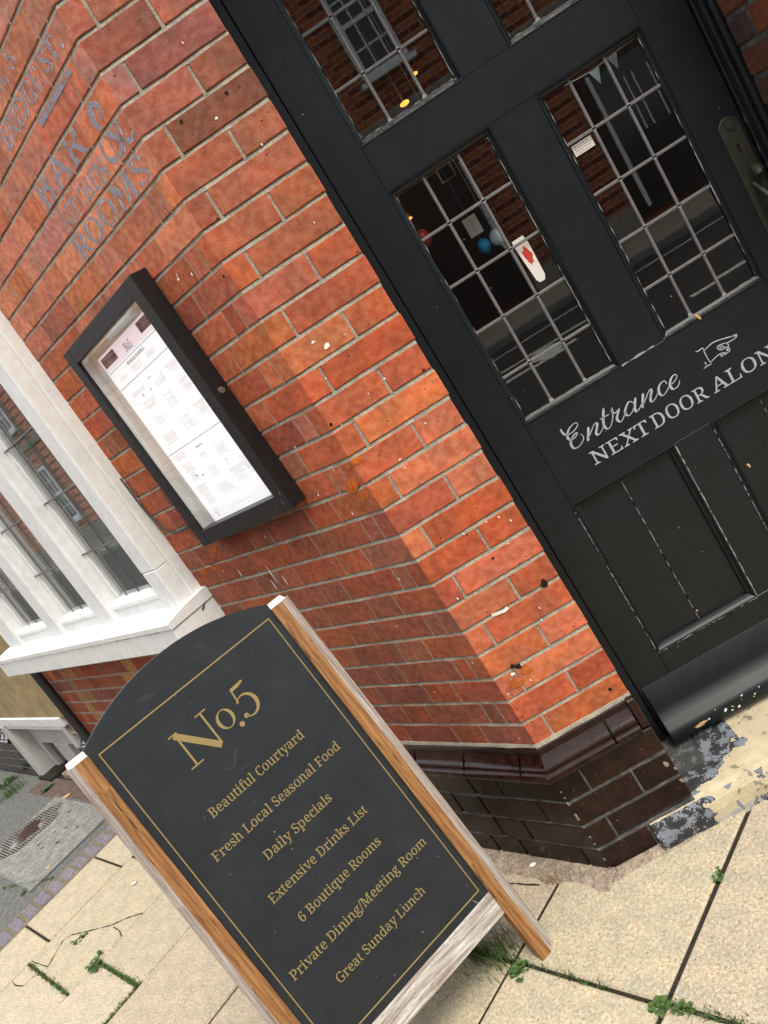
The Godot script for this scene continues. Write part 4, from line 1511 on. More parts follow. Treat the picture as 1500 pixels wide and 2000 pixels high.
# ---------------------------------------------------------------- menu case
func menu_case() -> void:
	var c := sroot("menu_case", "slim black wall mounted case with a lit white menu inside", "menu case", Vector3(-0.5175, 1.61, 0.0))
	c.transform.basis = SB * Basis(Vector3(0, 0, 1), 0.032)
	var K: Material = M["case_metal"]
	var dd := 0.052
	for e in [[-0.2675, -0.2245, -0.345, 0.345], [0.2195, 0.2675, -0.345, 0.345]]:
		board(c, "frame_side", e[0], e[1], e[2], e[3], 0.001, dd, K, 0.0015)
	board(c, "frame_side", -0.2245, 0.2195, 0.2985, 0.3448, 0.001, dd - 0.0004, K, 0.0015)
	board(c, "frame_side", -0.2245, 0.2195, -0.3448, -0.2965, 0.001, dd - 0.0004, K, 0.0015)
	board(c, "back_board", -0.2245, 0.2195, -0.2965, 0.2985, 0.001, 0.010, M["cream"], 0.0)
	board(c, "liner", -0.2240, -0.2205, -0.296, 0.298, 0.010, 0.040, M["cream"], 0.0)
	board(c, "liner", -0.2200, 0.2190, 0.2945, 0.298, 0.010, 0.040, M["cream"], 0.0)
	var gm := MB.new()
	gm.box(Vector3(-0.0025, 0.001, 0.042), Vector3(0.444, 0.595, 0.002))
	part("pane", gm, M["glass"], c)
	# printed sheet
	var W := 448
	var H := 704
	var im := Image.create(W, H, false, Image.FORMAT_RGB8)
	im.fill(Color(0.97, 0.97, 0.97))
	var r2 := RandomNumberGenerator.new()
	r2.seed = 77
	im.fill_rect(Rect2i(0, 0, W, 60), Color(0.90, 0.85, 0.87))
	im.fill_rect(Rect2i(12, 8, 118, 36), Color(0.30, 0.24, 0.25))
	im.fill_rect(Rect2i(W - 108, 8, 100, 36), Color(0.30, 0.24, 0.25))
	for k in 5:
		im.fill_rect(Rect2i(44 + r2.randi_range(0, 6), 13 + k * 6, r2.randi_range(30, 70), 2), Color(0.5, 0.44, 0.45))
		im.fill_rect(Rect2i(W - 80, 13 + k * 6, r2.randi_range(30, 60), 2), Color(0.5, 0.44, 0.45))
	for y in [64, 130, 413]:
		im.fill_rect(Rect2i(4, y, W - 12, 3), Color(0.62, 0.62, 0.65))
	for blk in [[40, 100, 70, 3], [150, 94, 95, 5], [270, 96, 90, 4], [40, 168, 130, 3], [60, 215, 120, 6], [60, 275, 110, 7], [40, 345, 120, 8], [215, 180, 90, 5], [215, 235, 80, 12], [210, 330, 100, 10], [330, 170, 90, 6], [340, 230, 80, 10], [330, 320, 90, 9], [12, 425, 120, 5], [40, 470, 70, 14], [30, 560, 80, 16], [180, 450, 60, 8], [160, 520, 90, 8], [150, 585, 100, 10], [280, 470, 100, 8], [280, 560, 110, 12], [380, 540, 60, 14], [120, 676, 250, 1]]:
		for k in blk[3]:
			var x: int = blk[0]
			var wline := r2.randi_range(int(blk[2] * 0.5), blk[2])
			x += (blk[2] - wline) / 2
			var g := r2.randf_range(0.62, 0.82)
			var end := x + wline
			while x < end:
				var l := r2.randi_range(3, 10)
				im.fill_rect(Rect2i(x, blk[1] + k * 5, mini(l, end - x), 2), Color(g, g, g * 1.03))
				x += l + 2
	for e in [[205, 160, 26, 2], [195, 438, 40, 4], [290, 172, 10, 26], [112, 186, 10, 10], [176, 190, 12, 8], [80, 520, 14, 6], [120, 530, 14, 6], [300, 522, 26, 24], [238, 610, 28, 30], [40, 660, 20, 30]]:
		for k in 60:
			im.fill_rect(Rect2i(e[0] + r2.randi_range(0, e[2]), e[1] + r2.randi_range(0, e[3]), 2, 1), Color(0.42, 0.42, 0.45))
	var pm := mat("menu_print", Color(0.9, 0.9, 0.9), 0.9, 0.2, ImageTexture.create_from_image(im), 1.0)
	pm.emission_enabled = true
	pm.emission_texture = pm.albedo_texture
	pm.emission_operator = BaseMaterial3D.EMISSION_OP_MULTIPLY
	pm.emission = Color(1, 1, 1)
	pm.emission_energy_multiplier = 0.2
	var sh := MB.new()
	sh.quad(Vector3(-0.186, -0.296, 0.0125), Vector3(0.182, -0.296, 0.0125), Vector3(0.182, 0.274, 0.0125), Vector3(-0.186, 0.274, 0.0125))
	var us := [Vector2(0, 1), Vector2(1, 0), Vector2(1, 1), Vector2(0, 1), Vector2(0, 0), Vector2(1, 0)]
	for i in 6:
		sh.uv[i] = us[i]
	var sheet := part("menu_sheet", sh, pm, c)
	lettering(sheet, "menu_heading", "No5", "Droid Serif", -0.022, 0.022, 0.232, 0.024, 0.0128, M["board_black"], 0.0002)
	lettering(sheet, "menu_heading", "BREAKFAST & BRUNCH", "Droid Serif", -0.06, 0.06, 0.205, 0.0085, 0.0128, M["board_black"], 0.0002)
	lettering(sheet, "menu_heading", "MAINS", "Droid Serif", -0.02, 0.02, -0.085, 0.006, 0.0128, M["board_black"], 0.0002)
	var lk := MB.new()
	lk.tube(PackedVector3Array([Vector3(0.2675, 0.0, 0.026), Vector3(0.2700, 0.0, 0.026), Vector3(0.2725, 0.0, 0.026)]), [0.0098, 0.0095, 0.0075], 18)
	var lock := part("lock", lk, M["steel"], c)
	var ks := MB.new()
	ks.box(Vector3(0.2727, 0.0, 0.026), Vector3(0.0006, 0.007, 0.002))
	part("key_slot", ks, M["hole"], lock)
	var scr := MB.new()
	for e in [[0.24, -0.325, 0.014], [0.252, -0.30, 0.010], [-0.25, -0.325, 0.009], [0.2, -0.335, 0.012]]:
		jag(scr, Vector2(e[0], e[1]), Vector2(e[0] + 0.004, e[1] + e[2]), 0.0016, dd + 0.0004, 0.1, 0.003)
	stuff(part("scratches", scr, M["chip"], c))
	# cable
	var cb := MB.new()
	var pts := PackedVector3Array()
	for p in [[0.795, 1.352, 0.012], [0.83, 1.334, 0.013], [0.87, 1.324, 0.014], [0.93, 1.321, 0.015], [0.975, 1.327, 0.014], [1.015, 1.352, 0.012], [1.045, 1.395, 0.008], [1.062, 1.46, 0.006], [1.066, 1.56, 0.006]]:
		pts.append(SB * Vector3(-p[0], p[1], p[2]))
	cb.tube(pts, [0.0062, 0.006, 0.0055, 0.005, 0.004, 0.0034], 8)
	tag(part("cable", cb, M["cable"]), "thin dark cable looping from the menu case to the window", "cable")


# ---------------------------------------------------------------- A-board
func a_board() -> void:
	var X := Vector3(0.85592661, -0.00472339, -0.51707574).normalized()
	var U := Vector3(-0.0913004, 0.98286778, -0.16010983).normalized()
	var N := X.cross(U).normalized()
	U = N.cross(X)
	var H := 1.117
	var TL := Vector3(-0.80244303, 1.09858263, 0.2632724)
	var t := thing("sandwich_board", "wooden framed black A-board with gold lettering standing on the paving", "sign board", TL - U * H, Basis(X, U, N))
	var up := Vector3(0, H, 0)
	# posts: weathered outer faces splay back from the front faces
	for sd in [0, 1]:
		var xi: float = 0.508 if sd == 1 else -0.0195
		var xo: float = 0.541 if sd == 1 else -0.0535
		var xe: float = 0.5715 if sd == 1 else -0.0735
		var fm := MB.new()
		var y0 := -0.002
		var y1 := H + 0.0145
		var front := [Vector2(xi, 0.006), Vector2(xo, 0.006)]
		fm.uo = Vector2(rng.randf(), rng.randf())
		var c := Vector3((xi + xe) * 0.5, 0.5, -0.02)
		fm.oq(Vector3(xi, y0, 0.005), Vector3(xo, y0, 0.005), Vector3(xo, y1, 0.005), Vector3(xi, y1, 0.005), c)
		fm.oq(Vector3(xi, y0, -0.032), Vector3(xi, y0, 0.005), Vector3(xi, y1, 0.005), Vector3(xi, y1, -0.032), c)
		fm.oq(Vector3(xi, y0, -0.032), Vector3(xe, y0, -0.032), Vector3(xe, y1, -0.032), Vector3(xi, y1, -0.032), c)
		fm.oq(Vector3(xi, y0, 0.005), Vector3(xo, y0, 0.005), Vector3(xe, y0, -0.032), Vector3(xi, y0, -0.032), c)
		var post := part("post", fm, M["orange_wood"], t)
		var gm := MB.new()
		gm.uo = Vector2(rng.randf(), rng.randf())
		var xm := lerpf(xo, xe, 0.55)
		gm.oq(Vector3(xo, y0, 0.005), Vector3(xm, y0, -0.012), Vector3(xm, y1, -0.012), Vector3(xo, y1, 0.005), c)
		gm.oq(Vector3(xm, y0, -0.0132), Vector3(xe, y0, -0.032), Vector3(xe, y1, -0.032), Vector3(xm, y1, -0.0132), c)
		part("weathered_edge", gm, M["grey_wood"], post)
		var em := MB.new()
		em.oq(Vector3(xi, y1, 0.005), Vector3(xo, y1, 0.005), Vector3(xe, y1, -0.032), Vector3(xi, y1, -0.032), c)
		part("end_grain", em, M["pale_end"], post)
	# panel with an arched head
	var poly := PackedVector2Array([Vector2(-0.0205, H - 0.892), Vector2(0.509, H - 0.892)])
	for k in 25:
		var f := 1.0 - k / 24.0
		var xx := lerpf(-0.0205, 0.509, f)
		poly.append(Vector2(xx, H + 0.029 + 0.068 * (1.0 - pow(absf(f - 0.5) * 2.0, 2.1))))
	var pm := MB.new()
	pm.prism(poly, -0.014, -0.0035, 0.0012)
	var panel := part("panel", pm, M["board_black"], t)
	var lip := MB.new()   # pale rim along the arched edge
	for k in 24:
		var a := poly[2 + k]
		var b := poly[3 + k]
		lip.oq(Vector3(a.x, a.y + 0.0006, -0.0045), Vector3(b.x, b.y + 0.0006, -0.0045), Vector3(b.x, b.y + 0.0006, -0.0135), Vector3(a.x, a.y + 0.0006, -0.0135), Vector3(0.25, 0.5, 0))
	part("arched_edge", lip, M["chip"], panel)
	var br := MB.new()
	var bwid := 0.0032
	for e in [[0.0, 0.0, 0.4899, 0.0], [0.0, -0.8685, 0.4899, -0.8685]]:
		br.box(Vector3(0.245, H + e[1], -0.0032), Vector3(0.4899 + bwid, bwid, 0.0008))
	for x in [0.0, 0.4899]:
		br.box(Vector3(x, H - 0.43425, -0.0030), Vector3(bwid * 0.8, 0.8685, 0.0008))
	part("gold_border", br, M["gold"], panel)
	# heading
	var z := -0.0028
	var hm := MB.new()
	var at := Vector2(0.0, H)
	for s in [PackedVector2Array([Vector2(0.150, -0.075), Vector2(0.150, -0.160)]), PackedVector2Array([Vector2(0.2235, -0.074), Vector2(0.2235, -0.160)])]:
		var q := PackedVector2Array([s[0] + at, s[1] + at])
		hm.ribbon(q, func(_d, _t): return 0.0048, z)
	hm.ribbon(PackedVector2Array([Vector2(0.1465, -0.0745) + at, Vector2(0.2205, -0.1625) + at]), func(_d, _t): return 0.0152, z + 0.0003)
	for e in [[0.133, 0.157, -0.0722], [0.2085, 0.239, -0.0722], [0.1335, 0.168, -0.1608]]:
		hm.ribbon(PackedVector2Array([Vector2(e[0], e[2]) + at, Vector2((e[0] + e[1]) * 0.5, e[2]) + at, Vector2(e[1], e[2]) + at]), func(_d, _t): return 0.0034, z + 0.0001)
	for k in 28:
		var q := []
		for kk in [k, k + 1]:
			var a: float = TAU * kk / 28.0
			q.append(Vector3(0.2625 + 0.0225 * cos(a), H - 0.1215 + 0.0245 * sin(a), z))
			q.append(Vector3(0.2625 + 0.0145 * cos(a + 0.12), H - 0.1215 + 0.0222 * sin(a + 0.12), z))
		hm.oq(q[0], q[2], q[3], q[1], Vector3(0.26, H, -1))
	hm.disc(Vector3(0.2855, H - 0.1565, z), 0.0065, Vector3(0, 0, 1), 18)
	hm.ribbon(PackedVector2Array([Vector2(0.3105, -0.078) + at, Vector2(0.330, -0.0772) + at, Vector2(0.3465, -0.0745) + at]), func(_d, t): return 0.0085 if t < 0.9 else 0.005, z)
	hm.ribbon(PackedVector2Array([Vector2(0.3118, -0.075) + at, Vector2(0.3080, -0.1125) + at]), func(_d, _t): return 0.0040, z + 0.0001)
	var bowl := PackedVector2Array()
	for k in 26:
		var a := lerpf(2.45, -2.35, k / 25.0)
		bowl.append(Vector2(0.3225 + 0.0245 * cos(a), -0.1295 + 0.0275 * sin(a)) + at)
	hm.ribbon(bowl, func(_d, tt): return lerpf(0.0028, 0.0105, clampf(1.0 - absf(tt - 0.52) * 2.6, 0.0, 1.0)), z + 0.0002)
	hm.disc(Vector3(0.3055, H - 0.1475, z + 0.0002), 0.0062, Vector3(0, 0, 1), 14)
	part("heading", hm, M["gold"], panel)
	for e in [["Beautiful Courtyard", 0.104, 0.384, -0.2795], ["Fresh Local Seasonal Food", 0.052, 0.436, -0.3605], ["Daily Specials", 0.141, 0.343, -0.440], ["Extensive Drinks List", 0.091, 0.393, -0.523], ["6 Boutique Rooms", 0.117, 0.372, -0.603], ["Private Dining/Meeting Room", 0.025, 0.460, -0.686], ["Great Sunday Lunch", 0.099, 0.384, -0.770]]:
		lettering(panel, "lettering", e[0], "Droid Serif", e[1], e[2], H + e[3], 0.0232, -0.0036, M["gold"], 0.0005)
	# smears on the black
	var smm := mat("smear", Color(0.026, 0.030, 0.034), 0.6, 0.3)
	var sm := MB.new()
	for e in [[0.205, -0.225, 0.24, -0.19, 0.010], [0.20, -0.235, 0.245, -0.24, 0.006], [0.185, -0.205, 0.215, -0.235, 0.006], [0.13, 0.04, 0.17, 0.03, 0.014], [0.30, 0.06, 0.33, 0.05, 0.008]]:
		sm.ribbon(PackedVector2Array([Vector2(e[0], e[1]) + at, Vector2((e[0] + e[2]) * 0.5 + 0.003, (e[1] + e[3]) * 0.5) + at, Vector2(e[2], e[3]) + at]), func(_d, tt): return e[4] * (0.4 + 0.6 * sin(tt * PI)), -0.00335)
	stuff(part("smears", sm, smm, panel))
	var fl := MB.new()
	for k in 26:
		blob(fl, Vector2(rng.randf_range(0, 0.49), H - rng.randf_range(-0.03, 0.86)), rng.randf_range(0.0005, 0.0013), 2.0, 0.6, -0.0032, 5)
	jag(fl, Vector2(0.462, H - 0.875), Vector2(0.470, H - 0.890), 0.002, -0.003, 0.0, 0.005)
	stuff(part("specks", fl, M["chip"], panel))
	var rl := MB.new()
	rl.box(Vector3(0.24425, H - 0.92375, -0.00875), Vector3(0.5275, 0.0665, 0.0225), 0.002)
	for i in rl.uv.size():
		rl.uv[i] = Vector2(rl.uv[i].y * 5.0, rl.uv[i].x * 1.3)
	part("bottom_rail", rl, M["rail_wood"], t)
	# rear frame leaning the other way
	var rf := Transform3D(Basis(Vector3.RIGHT, 0.37), Vector3(0, H, -0.036))
	for x in [-0.046, 0.541]:
		var lm := MB.new()
		lm.xf = rf
		lm.box(Vector3(x, -0.561, -0.02), Vector3(0.05, 1.146, 0.034), 0.003)
		var leg := part("rear_leg", lm, M["grey_wood"], t)
		var le := MB.new()
		le.xf = rf
		le.box(Vector3(x, 0.0128, -0.02), Vector3(0.046, 0.002, 0.031))
		part("end_grain", le, M["pale_end"], leg)
	var rm := MB.new()
	rm.xf = rf
	rm.box(Vector3(0.245, -0.44, -0.022), Vector3(0.54, 0.88, 0.01), 0.001)
	part("rear_panel", rm, M["board_black"], t)
	var hg := MB.new()
	for x in [0.05, 0.44]:
		hg.box(Vector3(x, H - 0.01, -0.026), Vector3(0.05, 0.05, 0.028), 0.002)
	part("hinge", hg, M["steel"], t)


# ---------------------------------------------------------------- ground
func slab_poly(parent: Node3D, called: String, poly: PackedVector2Array, top: float, mt: Material, bev: float, col: Color, gap := 0.0058) -> void:
	var g := Geometry2D.offset_polygon(poly, -gap, Geometry2D.JOIN_MITER)
	if g.is_empty():
		return
	var mb := MB.new()
	mb.col = col
	mb.uo = Vector2(rng.randf(), rng.randf())
	mb.xf = Transform3D(SB, Vector3.ZERO) * Transform3D(PLAN, Vector3.ZERO)
	var p := PackedVector2Array()
	for q in g[0]:
		p.append(Vector2(q.x, -q.y))
	if p.size() < 3:
		return
	mb.prism(p, -0.035, top, bev)
	part(called, mb, mt, parent)


func ground() -> void:
	var road := MB.new()
	var NG := 6
	road.quad(Vector3(-80, -0.12, 80), Vector3(80, -0.12, 80), Vector3(80, -0.12, -80), Vector3(-80, -0.12, -80))
	structure(part("road", road, M["asphalt"]))
	var pv := Node3D.new()
	pv.name = "pavement"
	add_child(pv)
	structure(pv)
	# bed: in side axes plan coordinates (x = -s, z = D)
	var bed := MB.new()
	bed.xf = Transform3D(PLAN, Vector3.ZERO)
	var c1 := func(s: float, dd: float) -> Vector2:
		var p := SB * Vector3(-s, 0, dd)
		return Vector2(p.x, -p.z)
	bed.prism(PackedVector2Array([Vector2(24, 0.35), Vector2(24, -3.3), Vector2(-0.377, -3.3), c1.call(30, 2.6), c1.call(30, -0.3), c1.call(1.0, -0.3), Vector2(0, 0.35)]), -0.115, -0.0075)
	part("joint_bed", bed, M["bed"], pv)
	var kb := MB.new()
	var kx := -0.36
	while kx < 12.0:
		kb.box(Vector3(kx + 0.457, -0.06, 3.36), Vector3(0.905, 0.13, 0.125), 0.012)
		kx += 0.915
	stuff(part("kerb_stones", kb, M["far_stone"], pv))
	var rows := [[-2.3, -1.75, [-1.9, -1.2, -0.6, 0.1, 0.7]], [-1.75, -1.25, [-1.6, -0.95, -0.3, 0.4, 1.1]], [-1.25, -0.78, [-1.3, -0.65, 0.05, 0.7, 1.3]], [-0.78, -0.305, [-0.9, -0.28, 0.327, 0.98, 1.6]], [-0.305, 0.147, [-0.5, 0.335, 0.98, 1.6]], [0.147, 0.645, [0.0, 0.338, 1.0, 1.6]], [0.645, 1.148, [0.0, 0.60, 1.25, 1.9]], [1.148, 1.69, [0.0, 0.45, 1.10, 1.75]], [1.69, 2.10, [0.0, 0.22, 0.835, 1.45, 2.1]], [2.10, 2.66, [0.0, 0.38, 0.984, 1.60, 2.2]], [2.66, 3.04, [0.0, 0.445, 0.868, 1.50, 2.1]]]
	var region := PackedVector2Array([Vector2(2.6, -2.55), Vector2(2.6, 2.55), Vector2(-3.2, 2.55), Vector2(-3.2, 0.03), Vector2(0.02, 0.03)])   # in front of both wall faces
	region.append(Vector2(0.02 + 0.045 * 0.0, 0.05))
	region = PackedVector2Array([Vector2(-3.2, 0.026), Vector2(0.010, 0.026), Vector2(2.6, 0.05 - 2.6 + 0.01), Vector2(2.9, 2.55), Vector2(-3.2, 2.55)])
	for r in rows:
		var ds: Array = r[2]
		for i in ds.size():
			var d0: float = ds[i]
			var d1: float = ds[i + 1] if i + 1 < ds.size() else 2.55
			var rect := PackedVector2Array([Vector2(-r[1], d0), Vector2(-r[0], d0), Vector2(-r[0], d1), Vector2(-r[1], d1)])
			for q in Geometry2D.intersect_polygons(rect, region):
				var k := rng.randf_range(0.9, 1.06)
				slab_poly(pv, "slab", q, rng.randf_range(-0.0025, 0.0015), M["slab"], 0.005, Color(k, k * rng.randf_range(0.97, 1.01), k * rng.randf_range(0.93, 1.02)))
	# row of setts
	var sbd := MB.new()
	sbd.xf = Transform3D(SB, Vector3.ZERO)
	sbd.quad(Vector3(-3.262, -0.0065, 2.55), Vector3(-3.040, -0.0065, 2.55), Vector3(-3.040, -0.0065, 0.03), Vector3(-3.262, -0.0065, 0.03))
	part("sett_bedding", sbd, M["sandy"], pv)
	var D := 0.06
	while D < 2.5:
		var j := rng.randf_range(-0.004, 0.004)
		var k := rng.randf_range(0.85, 1.15)
		slab_poly(pv, "sett", PackedVector2Array([Vector2(-3.235 + j, D), Vector2(-3.062 + j, D + rng.randf_range(-0.004, 0.004)), Vector2(-3.058, D + 0.0785), Vector2(-3.238, D + 0.0785 + rng.randf_range(-0.004, 0.004))]), rng.randf_range(-0.003, 0.002), M["sett"], 0.005, Color(k, k, k * rng.randf_range(0.95, 1.08)), 0.0075)
		D += 0.0785
	var tm_ := MB.new()
	tm_.xf = Transform3D(SB, Vector3.ZERO)
	tm_.quad(Vector3(-14, -0.006, 2.58), Vector3(-3.262, -0.006, 2.58), Vector3(-3.262, -0.006, 0.02), Vector3(-14, -0.006, 0.02))
	part("tarmac_patch", tm_, M["tarmac"], pv)
	var far := MB.new()
	far.quad(Vector3(0.9, -0.005, 3.29), Vector3(24, -0.005, 3.29), Vector3(24, -0.005, -0.02), Vector3(2.2, -0.005, -0.02))
	part("far_slabs", far, M["slab"], pv)
	# cement fillet at the foot of the plinth
	var fm := MB.new()
	fm.xf = Transform3D(SB, Vector3.ZERO)
	var n := 44
	var prev := []
	for i in n + 1:
		var s := lerpf(-0.030, 1.6, float(i) / n)
		var wdt := 0.068 + rng.randf_range(-0.012, 0.012)
		var p := [Vector3(-s, 0.016 + rng.randf_range(-0.002, 0.002), 0.018), Vector3(-s, 0.010, 0.05), Vector3(-s, -0.003, 0.028 + wdt)]
		if i > 0:
			fm.quad(p[2], prev[2], prev[1], p[1])
			fm.quad(p[1], prev[1], prev[0], p[0])
		prev = p
	fm.xf = Transform3D()
	prev = []
	for i in 10:
		var x := lerpf(-0.042, 0.30, i / 9.0)
		var wdt := 0.030 + rng.randf_range(-0.008, 0.008)
		var p := [Vector3(x, 0.012, 0.018), Vector3(x, 0.008, 0.04), Vector3(x, -0.003, 0.03 + wdt)]
		if i > 0:
			fm.quad(prev[2], p[2], p[1], prev[1])
			fm.quad(prev[1], p[1], p[0], prev[0])
		prev = p
	part("cement_fillet", fm, M["fillet"], pv)
	# cracks
	var ck := MB.new()
	ck.xf = Transform3D(SB, Vector3(0, 0.0022, 0)) * Transform3D(PLAN, Vector3.ZERO)
	for path in [[[2.64, 0.97], [2.456, 0.952], [2.54, 0.838], [2.508, 0.801], [2.416, 0.764], [2.261, 0.698], [2.184, 0.642], [2.10, 0.60]], [[2.226, 0.698], [2.15, 0.70], [2.10, 0.715]], [[2.645, 1.07], [2.579, 1.075], [2.508, 1.059], [2.499, 1.016], [2.472, 0.99]], [[0.55, 0.115], [0.40, 0.108], [0.30, 0.118], [0.2, 0.105]]]:
		for i in path.size() - 1:
			jag(ck, Vector2(-path[i][0], -path[i][1]), Vector2(-path[i + 1][0], -path[i + 1][1]), 0.006, 0.0, 0.05, 0.014)
	stuff(part("slab_cracks", ck, M["bed"], pv))

	# inspection cover
	var cv := sroot("inspection_cover", "worn grey cement filled inspection cover with a dark wet lattice patch", "inspection cover", Vector3(-3.9, 0, 0.44))
	board(cv, "filling", -0.545, 0.535, -0.03, 0.002, -0.285, 0.285, M["cover"], 0.004)
	for e in [[-0.552, -0.546, -0.292, 0.292], [0.536, 0.542, -0.292, 0.292], [-0.546, 0.536, 0.286, 0.292], [-0.546, 0.536, -0.292, -0.286]]:
		board(cv, "rim", e[0], e[1], -0.03, 0.0035, e[2], e[3], M["lead"], 0.0)
	var wet := mat("wet_patch", Color(0.035, 0.03, 0.026), 0.12, 0.5)
	var pd := MB.new()
	pd.xf = Transform3D(PLAN, Vector3(0, 0.0032, 0))
	blob(pd, Vector2(-0.36, 0.0), 0.135, 1.15, 0.3, 0.0, 22)
	part("puddle", pd, wet, cv)
	var gr := MB.new()
	var gd := MB.new()
	for i in 30:
		for j in 30:
			var gx := -0.545 + i * 0.0165 + (0.008 if j % 2 else 0.0)
			var gz := -0.24 + j * 0.0165
			var q := Vector2((gx + 0.34) / 0.20, (gz + 0.0) / 0.23).length() + 0.12 * sin(gx * 31.0 + gz * 17.0)
			var q2 := Vector2((gx - 0.10) / 0.07, (gz - 0.19) / 0.05).length()
			if (q < 1.0 and q > 0.52) or q2 < 1.0:
				gr.box(Vector3(gx, 0.0042, gz), Vector3(0.0105, 0.005, 0.0095), 0.0015)
				gd.box(Vector3(gx, 0.0026, gz), Vector3(0.0175, 0.0014, 0.0175))
	stuff(part("lattice_recess", gd, M["bed"], cv))
	stuff(part("lattice", gr, M["cover"], cv))
	var blot := MB.new()
	blot.xf = Transform3D(PLAN, Vector3(0, 0.0032, 0))
	for e in [[0.25, 0.0, 0.02], [0.05, -0.05, 0.016], [0.30, -0.12, 0.014], [0.15, -0.1, 0.02], [0.02, 0.05, 0.018], [-0.05, -0.2, 0.02], [0.12, 0.06, 0.02]]:
		blob(blot, Vector2(e[0], -e[1]), e[2], 0.5, 0.6, 0.0, 9)
	stuff(part("stains", blot, M["bed"], cv))


# ---------------------------------------------------------------- plants and litter
func blade(mb: MB, at: Vector3, h: float, w: float, lean: Vector3) -> void:
	var sd := lean.cross(Vector3.UP)
	if sd.length() < 0.01:
		sd = Vector3.RIGHT
	sd = sd.normalized()
	var prev := []
	for i in 4:
		var f := i / 3.0
		var p := at + Vector3(0, h * (f - 0.22 * f * f), 0) + lean * f * f
		var ww := w * (1.0 - f * 0.95) * 0.5
		var q := [p - sd * ww, p + sd * ww]
		if i > 0:
			mb.quad(prev[0], prev[1], q[1], q[0])
		prev = q


func leafy(mb: MB, at: Vector3, r: float, n: int) -> void:
	for i in n:
		var a := rng.randf() * TAU
		var dirv := Vector3(cos(a), 0, sin(a))
		var l := r * rng.randf_range(0.5, 1.0)
		var y := r * rng.randf_range(0.15, 0.75)
		var b := at + dirv * l * 0.35 + Vector3(0, y * 0.6, 0)
		var tip := at + dirv * l + Vector3(0, y * rng.randf_range(0.5, 1.0), 0)
		var sd := dirv.cross(Vector3.UP) * l * 0.32
		var mid := b.lerp(tip, 0.5) + Vector3(0, l * 0.08, 0)
		var k := rng.randf_range(0.7, 1.35)
		mb.col = Color(k * rng.randf_range(0.9, 1.2), k, k)
		mb.quad(b, mid - sd, tip, mid + sd)
		mb.tube(PackedVector3Array([at, b]), [0.0012], 4, false)


func weed(label: String, s: float, d: float, kind: int, r: float, n: int, called: String) -> void:
	var mb := MB.new()
	var at := SB * Vector3(-s, -0.004, d)
	for i in n:
		if kind == 0:
			var p := Vector3(rng.randfn(0, r * 0.5), 0, rng.randfn(0, r * 0.5))
			var k := rng.randf_range(0.6, 1.3)
			mb.col = Color(k * rng.randf_range(0.8, 1.5), k, k)
			blade(mb, p, rng.randf_range(0.4, 1.0) * r * 1.7, 0.0028, Vector3(rng.randfn(0, r * 0.45), 0, rng.randfn(0, r * 0.45)))
	if kind == 1:
		for i in maxi(1, n / 9):
			leafy(mb, Vector3(rng.randfn(0, r * 0.35), 0, rng.randfn(0, r * 0.35)), r * rng.randf_range(0.6, 1.0), 9)
	var o := part(called, mb, M["leaf"] if kind < 2 else M["dry"])
	o.position = at
	tag(o, label, "weed")


func moss(label: String, a: Vector2, b: Vector2, n: int) -> void:
	var mb := MB.new()
	for i in n:
		var f := rng.randf()
		var p := a.lerp(b, f)
		var k := rng.randf_range(0.55, 1.25)
		mb.col = Color(k * rng.randf_range(0.9, 1.6), k, k)
		var q := SB * Vector3(-p.x + rng.randfn(0, 0.007), -0.004, p.y + rng.randfn(0, 0.007))
		blade(mb, q, rng.randf_range(0.006, 0.022), 0.004, Vector3(rng.randfn(0, 0.008), 0, rng.randfn(0, 0.008)))
	var o := part("moss", mb, M["leaf"])
	tag(o, label, "moss")
	stuff(o)


